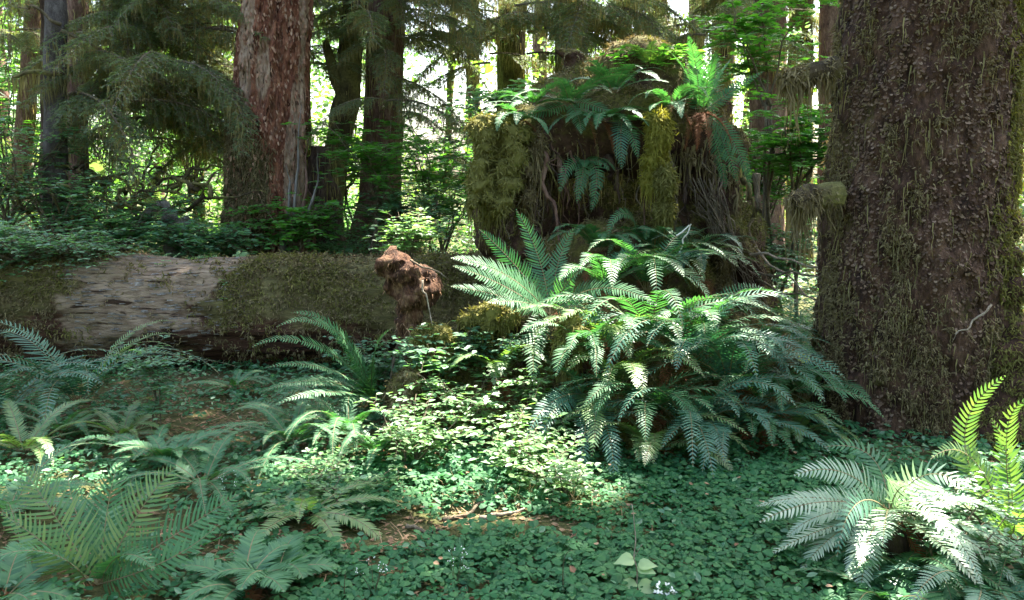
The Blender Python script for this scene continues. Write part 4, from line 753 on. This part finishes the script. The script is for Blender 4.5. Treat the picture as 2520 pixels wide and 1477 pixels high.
# ------------------------------------------------------------------ clover carpet, litter and low cover
def cover(n, xr, yr, dens):
    x, y = U(*xr, n), U(*yr, n); k = U(0, 1, n) < dens(x, y); return np.stack([x[k], y[k], gh(x[k], y[k])], -1)
def blob(x, y, p, rx, ry): return np.exp(-(((x - p[0]) / rx) ** 2 + ((y - p[1]) / ry) ** 2) ** 2)
pA, pB, pC, pD = G(820, 1330), G(1230, 1290), G(480, 1060), G(400, 960)
def bare_(x, y):
    w_ = vnoise(np.stack([x * 3, y * 3, x * 0], -1), 61) * .12
    return np.clip(blob(x + w_, y, pA, .42, .13) + blob(x, y + w_, pB, .50, .13) + blob(x + w_, y, pC, .42, .5) * .95 + blob(x, y, pD, .6, .45) * .8 + .5 * (vnoise(np.stack([x * 4, y * 4, x * 0], -1), 63) > .5), 0, 1)
front = lambda x, y: sstep(x, -1.6, -.7) * sstep(-y, -4.75, -4.45)
d1 = lambda x, y: (1 - bare_(x, y)) * np.clip(front(x, y) + .10, 0, 1) * (1 - np.clip(blob(x, y, (2.3, 3.4), .8, .6), 0, 1) * .6)
p = cover(36000, (-3.4, 4.6), (2.3, 5.6), d1); n = len(p); mb = MB(); cf = vnoise(np.stack([p[:, 0] * 2, p[:, 1] * 2, p[:, 0] * 0], -1), 77)
p[:, 2] += .045 + .035 * cf + U(-.03, .03, n)
place(mb, *CLOVER, p, U(-1, 1, (n, 3)) * A(1, 1, .1), A(0, -.15, 1) + U(-.45, .45, (n, 3)), np.where(U(0, 1, n) < .25, U(.014, .024, n), U(.022, .048, n))); o = part("clover_carpet", mb, M_clover, smooth=False); tag(o, "low green carpet of three-leaved clover over the whole foreground", "clover", kind="stuff")
d2 = lambda x, y: (1 - bare_(x, y)) * (1 - .85 * front(x, y))
p = cover(44000, (-7, 4.8), (2.4, 7.2), lambda x, y: d2(x, y) * .85 * (1 - .85 * blob(x, y, G(230, 1340), .75, .55))); n = len(p); mb = MB(); p[:, 2] += U(.02, .10, n)
place(mb, *CLOVER, p[::3], U(-1, 1, (len(p[::3]), 3)) * A(1, 1, .1), A(0, -.15, 1) + U(-.45, .45, (len(p[::3]), 3)), U(.02, .038, len(p[::3])), 0)
for k in (1, 2): place(mb, *OVAL, p[k::3], U(-1, 1, (len(p[k::3]), 3)) * A(1, 1, .3), A(0, -.2, 1) + U(-.5, .5, (len(p[k::3]), 3)), U(.02, .05, len(p[k::3])), 1)
bl_ = cover(240, (-2.5, 3), (2.8, 4.8), lambda x, y: .5 + 0 * x); place(mb, *BROAD, bl_ + A(0, 0, .08), U(-1, 1, (len(bl_), 3)) * A(1, 1, .2), A(0, -.2, 1) + U(-.4, .4, (len(bl_), 3)), U(.015, .04, len(bl_)), 2)
o = part("low_herbs", mb, [M_clover, M_huckd, M_litter], smooth=False); tag(o, "low mixed leafy herbs covering the ground between log and mound", "ground cover", kind="stuff")
p = cover(16000, (-4.5, 3), (2.8, 7), lambda x, y: .25 + .75 * bare_(x, y)); n = len(p); mb = MB(); p[:, 2] += .006
place(mb, *OVAL, p, U(-1, 1, (n, 3)) * A(1, 1, .12), A(0, 0, 1) + U(-.35, .35, (n, 3)), U(.012, .045, n))
NE = (A(-.03, 0, 0, .03, 0, 0, .02, 1, .05, -.02, 1, .05).reshape(-1, 3), [[[0, 1, 2, 3]]]); place(mb, *NE, p + A(0, 0, .006), U(-1, 1, (n, 3)) * A(1, 1, .2), A(0, 0, 1) + U(-.3, .3, (n, 3)), U(.03, .09, n))
o = part("leaf_litter", mb, M_litter, smooth=False); tag(o, "dry brown litter of needles and leaves on the bare soil", "litter", kind="stuff")
q = cover(2600, (-.75, .55), (4.0, 4.75), lambda x, y: blob(x, y, (pB[0], pB[1] + .22), .62, .20)); mb = MB(); n = len(q); blades(mb, q, np.tile(A(0, -.5, .6), (n, 1)), .11, .0035, .5, .9)
o = part("dry_stems", mb, M_straw, smooth=False); tag(o, "tangle of thin dry straw-coloured stems at the front of the sunlit shrubs", "dry stems", kind="stuff")
# thicket behind the log
lp = []
for k in range(840):
    u = U(-60, 860) if k < 330 else U(840, 1240) if k < 420 else U(1760, 3500); d = U(8.3, 12.5) if k < 420 else U(7.2, 14); x = (u - 1260) / F * d; h = U(.25, .75) * (1.25 if u < 250 else .2 if 520 < u < 690 else 1); y = d; z0 = float(gh(x, y)); n = 60
    c = A(x, y, z0 + h * U(.3, 1)); th = U(0, 6.28); pp = c + U(-1, 1, (n, 3)) * A(.28, .28, .05) + A(0, 0, 1) * (U(-1, 1, n) * .02)[:, None]; lp.append(pp)
lp = np.concatenate(lp); n = len(lp); mb = MB(); place(mb, *OVAL, lp, U(-1, 1, (n, 3)) * A(1, 1, .25), A(0, -.1, 1) + U(-.5, .5, (n, 3)), U(.03, .07, n)); o = part("undergrowth", mb, M_huckd, smooth=False); tag(o, "dense blue-green leafy thicket filling the ground behind the log", "undergrowth", kind="stuff")

# ------------------------------------------------------------------ leafy shrubs
GH = "small-leaved shrubs on and around the root mound"
for lab, p, h, sp, n, m, l in [
 ("sunlit small-leaved shrub sprawling in the middle front of the mound", on(1250, 1190), .30, .38, 8, M_huck, .048),
 ("brightly sunlit shrub at the right end of the soil strip", on(1390, 1220), .22, .34, 7, M_huck, .045),
 ("sunlit shrub clump above the sprawling one, at the mound's foot", on(1150, 1090), .40, .30, 8, M_huck, .05),
 ("half-shaded small-leaved shrub left of the sunlit shrubs", on(1010, 1160), .36, .36, 9, M_huck, .045),
 ("shaded shrub on the mound's left face beside the moss-clad root", on(1080, 960), .34, .34, 14, M_huckd, .058),
 ("blue-green shrub in front of the root knob's foot", on(990, 900), .32, .36, 14, M_huckd, .058),
 ("sparse shrub with pale leaves on the mound face below the hanging fronds", on(1330, 1010), .24, .28, 8, M_huck, .048),
 ("shrub growing on the mound left of the moss-wrapped upright root", on(1290, 900), .2, .24, 8, M_huckd, .045),
 ("blue-green shrub leaning out over the big mound-foot fern", on(930, 960), .34, .34, 11, M_huckd, .055),
 ("shrub sprig standing up between the root knob and the small moss cushion", on(1110, 900), .26, .26, 9, M_huckd, .055),
 ("shrub with light leaves beside the four hanging dark fronds", on(1400, 1080), .24, .26, 8, M_huck, .05),
 ("low shrub with scattered sunlit leaves left of the soil strip", G(850, 1230), .14, .4, 9, M_huck, .042),
 ("shrub sprig leaning over the clover at the right below the sunlit fern", G(2330, 1440), .36, .42, 4, M_huckd, .04),
 ("low shrub in the bottom right corner among dark ferns", G(2470, 1420), .3, .35, 4, M_huckd, .042)]: shrub("leafy_shrub", lab, p, h, sp, n, OVAL, m, l, group=GH, tw=8, tl=.22, per=9)
shrub("sapling", "thin upright sapling with whorled leaves rising behind the root knob", W(1000, 660, 6.2), .36, .22, 7, OVAL, M_huck, .065, "sapling", tw=9, tl=.26, per=8, grd=0.0)
shrub("seedling", "tall wispy blue-green seedling standing before the log's dark underside", G(385, 1080), .62, .06, 3, OVAL, M_huckd, .045, "seedling", tw=26, tl=.22, per=9)
GM = "leafy maples and bushes among the trees behind"
for lab, p, h, sp, n, m, l, leaf, st in [
 ("bright green maple spray across the tall spruce's lower trunk", W(930, 520, 9.6), .95, .75, 9, M_maple, .09, MAPLE, None),
 ("sunny green maple bush in the bright gap left of the root mass", W(1090, 620, 11), 1.6, .9, 12, M_maple, .10, MAPLE, None),
 ("green maple bush right under the bright sky gap", W(1060, 560, 13), 2.0, 1.0, 12, M_maple, .10, MAPLE, None),
 ("vivid green leafy bush at the dead tree's right foot", W(730, 620, 9.2), .5, .5, 9, M_maple, .07, BROAD, None),
 ("blue-green leafy bush behind the log left of the dead tree's foot", W(490, 645, 8.6), .36, .5, 9, M_huckd, .065, BROAD, None),
 ("green bush behind the log below the bleached pole", W(300, 620, 8.7), .45, .6, 11, M_huckd, .065, BROAD, None),
 ("tall wispy blue-green bush at the far left edge", W(20, 560, 9.2), 1.1, .8, 12, M_huckd, .06, BROAD, None),
 ("leafy bush in front of the slim grey trunk's foot", W(150, 600, 9.0), .8, .7, 12, M_huckd, .055, BROAD, None),
 ("dark leafy bush just right of the tall spruce's foot", W(1010, 620, 9.8), .7, .7, 12, M_huckd, .065, BROAD, None),
 ("bright bush glowing yellow-green beside the mossy maple", W(850, 480, 12.5), .9, .5, 10, M_maple, .08, BROAD, None),
 ("broad-leaved maple hanging its sprays left of the big trunk's top", W(1890, 260, 8.8), 1.1, .75, 6, M_maple, .11, MAPLE, None),
 ("maple bush with large leaves left of the big trunk at mid height", W(1960, 480, 8.4), .8, .5, 9, M_maple, .11, MAPLE, None),
 ("green maple bush behind the root mass's right side", W(1880, 560, 9.5), 1.0, .6, 10, M_maple, .09, MAPLE, None),
 ("low bush under the maple right of the root mass", W(1900, 700, 8.6), .6, .5, 10, M_huckd, .065, BROAD, None),
 ("green leafy shoot on the hump top right of the root mass", W(1560, 190, 7.3), .22, .35, 3, M_maple, .055, BROAD, None),
 ("tall loose green bush filling the gap between the left edge and the grey trunk", W(40, 480, 13.5), 3.0, 1.4, 16, M_maple, .09, BROAD, None),
 ("tall loose green bush behind the slim grey trunk", W(260, 480, 14.5), 2.8, 1.5, 16, M_huckd, .09, BROAD, None),
 ("tall loose green bush under the drooping boughs left of the dead tree", W(470, 480, 13.5), 2.4, 1.3, 16, M_maple, .085, BROAD, None),
 ("teal-leaved bush creeping over the log's overgrown left end", W(40, 650, 7.2), .3, .7, 10, M_huckd, .055, BROAD, None),
 ("low teal-leaved sprig on the log left of its bare patch", W(170, 645, 7.25), .14, .4, 6, M_huckd, .045, BROAD, None),
 ("leafy bush behind the overhang's left shoulder", W(1300, 300, 8.2), .3, .35, 8, M_huckd, .07, BROAD, None)]: shrub("leafy_bush", lab, p, h, sp, n, leaf, m, l, group=GM, tw=11, tl=.5, per=8, r=.012, droop=.25, grd=float(gh(p[0], p[1])) if p[1] > 7.6 else None)

# ------------------------------------------------------------------ single small plants in front
sp_ = thing("flowering_stem", "single bare stem with a few pale sunlit pointed leaves in the front clover", "plant", G(1565, 1475)); b = A(*sp_.location)
mb = MB(); d0 = b[1]; P = wiggle(bez([b, W(1575, 1400, d0), W(1550, 1330, d0), W(1558, 1235, d0)], 20), .012); tube(mb, P, np.linspace(.004, .0016, 20), 6); tube(mb, bez([W(1562, 1370, d0), W(1572, 1352, d0), W(1580, 1340, d0)], 8), .0014, 4); part("stem", mb, M_deadtwig, sp_)
PL = leafmat("sunlit_leaf", [(.20, .33, .12), (.30, .40, .20)], .5, .4, (1.2, 1.3, .8))  # sunlight on these leaves is put into their pale colour
for q, dd, s in [((1560, 1375), (-1, -.3, .15), .075), ((1570, 1390), (1, -.3, .2), .075), ((1568, 1395), (.9, -.6, -.2), .07), ((1568, 1440), (-1, -.3, .3), .075), ((1570, 1440), (.8, -.5, .1), .08), ((1566, 1450), (-.5, -.8, -.2), .08)]:
    mb = MB(); place(mb, *POINTED, W(*q, d0), A(*dd) + U(-.2, .2, 3), A(U(-.3, .3), -.6, .8), s * U(.85, 1.1)); part("leaf", mb, PL, sp_)
wfl = thing("white_flower", "cluster of small white blossoms at the bottom edge right of centre", "flower", G(1645, 1510)); mb = MB(); b = A(*wfl.location); top = W(1640, 1452, b[1]); tube(mb, bez([b, (b + top) / 2 + A(.01, 0, 0), top], 8), .0018, 5); part("stem", mb, M_stemgreen, wfl)
mb = MB()
for k in range(9): c = top + U(-1, 1, 3) * A(.035, .02, .022); place(mb, *OVAL, np.tile(c, (5, 1)), U(-1, 1, (5, 3)) * A(1, 1, .6) + A(0, -.3, .3), A(0, -.6, .8), .014)
part("petals", mb, leafmat("white_petal", [(.7, .7, .66), (.8, .8, .76)], .6, .3, (1, 1, 1)), wfl)
GD = "wiry curved stems in the front clover"
for lab, pts in [("thin green stem with a hooked tip left of the bare stem", [(1390, 1480), (1380, 1400), (1385, 1350), (1410, 1355)]), ("upright horsetail-like sprout near the clover's left end", [(848, 1480), (846, 1440), (850, 1405)])]:
    b = G(*pts[0]); o = thing("wiry_sprout", lab, "plant", b, GD); mb = MB(); P = bez([b] + [W(u, v, b[1]) for u, v in pts[1:]], 14); tube(mb, P, np.linspace(.003, .0012, 14), 5); part("stem", mb, M_stemgreen, o)
    if u < 900: n = 60; t = U(0, 1, n); q = P[(t * 13).astype(int)]; mb = MB(); place(mb, *NE, q, U(-1, 1, (n, 3)) * A(1, 1, .5), U(-1, 1, (n, 3)), .03); part("whorls", mb, M_fern_lit, o)
GW = "sprays of tiny white flowers in the clover"
for i, (u, v, lab) in enumerate([(790, 1185, "tiny white flower spray beside the half-sunlit herbs left of the soil strip"), (1120, 1420, "tiny white flower spray in the middle of the front clover"), (920, 1440, "tiny white flower spray near the clover's front left"), (560, 1210, "tiny white flower spray right of the pale left ferns")]):
    b = G(u, v + 30); o = thing("tiny_flower", lab, "flower", b, GW); mb = MB(); m2 = MB()
    for k in range(5):
        t = b + A(U(-.05, .05), U(-.04, .04), U(.08, .16)); tube(mb, bez([b, (b + t) / 2 + A(0, 0, .02), t], 6), .0012, 4); q = t + U(-.015, .015, (5, 3)); place(m2, *OVAL, q, U(-1, 1, (5, 3)), A(0, -.7, .7), .0065)
    part("stems", mb, M_stemgreen, o); part("blossoms", m2, bpy.data.materials["white_petal"], o)
o = thing("yellow_leaf", "one bright yellow leaf by the big trunk's left edge", "leaf", W(1990, 880, 5.6)); mb = MB(); place(mb, *BROAD, W(1962, 885, 5.6), A(1, 0, .1), A(0, -.8, .8), .09); st_ = MB(); q = W(1962, 885, 5.6); tube(st_, bez([A(q[0] + .05, q[1] + .05, 0), q + A(0, .03, .06), q], 10), .003, 5); part("stalk", st_, M_stemgreen, o); part("blade", mb, leafmat("yellow_leaf_skin", [(.75, .66, .05), (.8, .72, .08)], .5, .3, (1, 1, .5)), o)
TB = "twigs and bark scraps lying at the soil strip"
for lab, pts in [("dark weathered stick at the soil strip's left end", [(1000, 1305), (1040, 1310), (1090, 1330)]), ("brown stick crossing the soil strip under the sunlit shrub", [(1090, 1290), (1150, 1275), (1220, 1240)]), ("pale broken stick on the sunlit litter", [(1180, 1285), (1240, 1275), (1290, 1268)])]:
    P = wiggle(bez([G(*q) + A(0, 0, .02) for q in pts], 14), .015); o = thing("ground_stick", lab, "stick", P[0], TB); mb = MB(); tube(mb, P, np.linspace(.012, .005, 14), 6); part("wood", mb, M_deadtwig if "pale" in lab else M_twig, o)

# ------------------------------------------------------------------ understorey between the trunks
pts = []
for k in range(3100):
    y = U(12.6, 18.5); u = U(-120, 1230) if k < 2000 else U(1720, 3500); x = (u - 1260) / F * y; z = U(0, 1) ** 1.25 * 4.6
    if fbm(A(x * .55, y * .4, z * .8)[None], 2, 95)[0] < .08 or (985 < u < 1210 and 1.5 < z and U(0, 1) < .85): continue
    n = 42; a = U(0, 6.28); pts.append(A(x, y, z) + rng.normal(0, 1, (n, 3)) * A(.34, .34, .07))
pts = np.concatenate(pts); n = len(pts); mb = MB(); place(mb, *BROAD, pts, U(-1, 1, (n, 3)) * A(1, 1, .5), A(0, -.2, 1) + U(-.7, .7, (n, 3)), U(.045, .10, n))
o = part("understorey", mb, leafmat("understorey_leaf", [(.05, .13, .06), (.08, .18, .07), (.13, .23, .08)], .5, .5, (1.7, 2.0, .8)), smooth=False); tag(o, "layered green leaf sprays filling the gaps between the trunks", "understorey", kind="stuff")

# ------------------------------------------------------------------ far forest
N_ = 1350; pts = []
for k in range(N_):
    y = U(17, 46); x = U(-.85, 1.15) * y; z = U(0, 1) ** 1.3 * (2.5 + y * .22); u = 1260 + x / y * F
    if vnoise(A(x * .22, y * .22, z * .35)[None], 91)[0] < -.12: continue
    if 985 < u < 1230 and z > 1.5: continue
    n = 130; pts.append(A(x, y, z) + rng.normal(0, 1, (n, 3)) * A(.75, .75, .28))
pts = np.concatenate(pts); n = len(pts); mb = MB(); place(mb, *BROAD, pts, U(-1, 1, (n, 3)) * A(1, 1, .5), A(0, 0, 1) + U(-.8, .8, (n, 3)), U(.08, .2, n))
o = part("distant_woods", mb, leafmat("far_leaf", [(.05, .11, .035), (.08, .16, .04), (.12, .20, .05)], .5, .5, (1.9, 2.1, .7)), smooth=False); tag(o, "hazy sunlit green foliage of the woods far behind the trunks", "woods", kind="stuff")
FT = "slender trunks far back in the woods"
for k, (u, d, lab) in enumerate([(300, 26, "slender far trunk under the drooping boughs left of the pale one"), (440, 30, "slender far trunk between the pale trunk and the thin mossy one"), (700, 24, "slender far trunk hidden behind the dead tree"), (1160, 30, "slender far trunk in the bright gap beside the moss-hung trunk"), (1320, 26, "slender far trunk between the two moss-hung trunks"), (1520, 28, "slender far trunk above the root mass's hump"), (1690, 25, "slender far trunk left of the erect crown fern"), (1830, 28, "slender far trunk left of the sunlit reddish trunk"), (20, 24, "slender far trunk at the extreme left edge")]):
    b = A((u - 1260) / F * d, d, 0); o = thing("distant_tree", lab, "tree", b, FT); mb = MB(); trunk(mb, [b - A(0, 0, .1), b + A(.1, 0, 6), b + A(.2, 0, 16)], [.24, .2, .14], 20, 40, .03, 5, .3, .08, k); part("trunk", mb, [M_redbark, M_mossbark][k % 2], o); beardtree(o, np.array([b + A(0, 0, 1), b + A(.1, 0, 6)]), .2, 160, .5)

pts = []
for k in range(420):                                                # the same woods close round the glade behind the viewer
    a = U(R(38), R(322)); r_ = U(13, 26); c = A(math.sin(a) * r_, math.cos(a) * r_ + 4, U(0, 13)); pts.append(c + rng.normal(0, 1, (70, 3)) * A(1.2, 1.2, .7))
pts = np.concatenate(pts); n = len(pts); mb = MB(); place(mb, *BROAD, pts, U(-1, 1, (n, 3)) * A(1, 1, .6), A(0, 0, 1) + U(-.8, .8, (n, 3)), U(.3, .55, n))
o = part("surrounding_woods", mb, bpy.data.materials["needle_green"], smooth=False); tag(o, "dark green foliage of the woods all round the glade", "woods", kind="stuff")

# ------------------------------------------------------------------ unseen maple-leaf canopy added to shade the glade; holes cut to aim sun patches
OV = thing("shade_canopy", "unseen maple-leaf canopy added to shade the glade, with holes that aim sunlight", "tree", (13, 12.5, 0))
mb = MB(); trunk(mb, [(13, 12.5, -.1), (13, 12.5, 5), (12.5, 12.2, 11)], [.5, .4, .25], 40, 60, .03, 5, .3, .2, 3); part("trunk", mb, M_mossbark, OV)
SUN_HOLES = [(W(1250, 1165, 4.7), .30), (W(1400, 1190, 4.6), .25), (W(1180, 1275, 4.2), .30), (W(1340, 1265, 4.25), .25), (W(1120, 1010, 5.0), .2), (W(1000, 655, 5.7), .10), (W(2200, 1170, 3.4), .20), (W(2060, 1170, 3.4), .13), (W(1930, 1250, 3.3), .07), (W(2440, 850, 5.0), .20), (W(2500, 900, 5.0), .22),
         (W(1700, 950, 5.2), .05), (W(1850, 1060, 5.0), .10), (W(1560, 1000, 4.8), .06), (W(1680, 1130, 4.8), .10), (W(780, 1215, 4.5), .26), (W(900, 1240, 4.4), .12), (W(260, 1130, 4.3), .07), (W(2460, 1050, 3.7), .16), (W(1420, 950, 5.0), .06), (W(90, 1090, 4.5), .09), (W(1560, 1380, 3.2), .10), (W(1500, 700, 5.3), .03), (W(1500, 170, 7.4), .12), (W(1620, 200, 7.3), .16), (W(1200, 360, 6.4), .14), (W(1620, 310, 6.35), .12), (W(1000, 590, 6.2), .14), (W(1740, 200, 6.8), .04), (W(1230, 1230, 4.45), .3), (W(1390, 1245, 4.35), .2), (W(1080, 1290, 4.1), .14)]
n = 19000; T = np.stack([U(-8, 4.5, n), U(1.0, 10.2, n), U(0, 1.2, n)], -1); h = U(9.5, 13.5, n); P = T + SUN[None] * ((h - T[:, 2]) / SUN[2])[:, None]; ok = np.ones(n, bool)
for c, r in SUN_HOLES:  # leaves left out along the sun's rays to place each light patch
    d = P - c; ok &= np.linalg.norm(d - (d @ SUN)[:, None] * SUN[None], axis=1) > r + .15
P = P[ok]; n = len(P); mb = MB(); D = U(-1, 1, (n, 3)) * A(1, 1, .4); place(mb, *MAPLE, P - nrm(D) * .12, D, SUN[None] + U(-.6, .6, (n, 3)), U(.22, .36, n)); part("crown", mb, M_maple, OV, smooth=False)
mb = MB()
for k in range(14): e = P[rng.integers(0, n)]; tube(mb, wiggle(bez([A(12.7, 12.3, U(7, 11)), (A(12.7, 12.3, 11) + e) / 2, e], 14), .4), np.linspace(.09, .02, 14), 6)
part("limbs", mb, M_mossbark, OV)
bpy.context.view_layer.update()
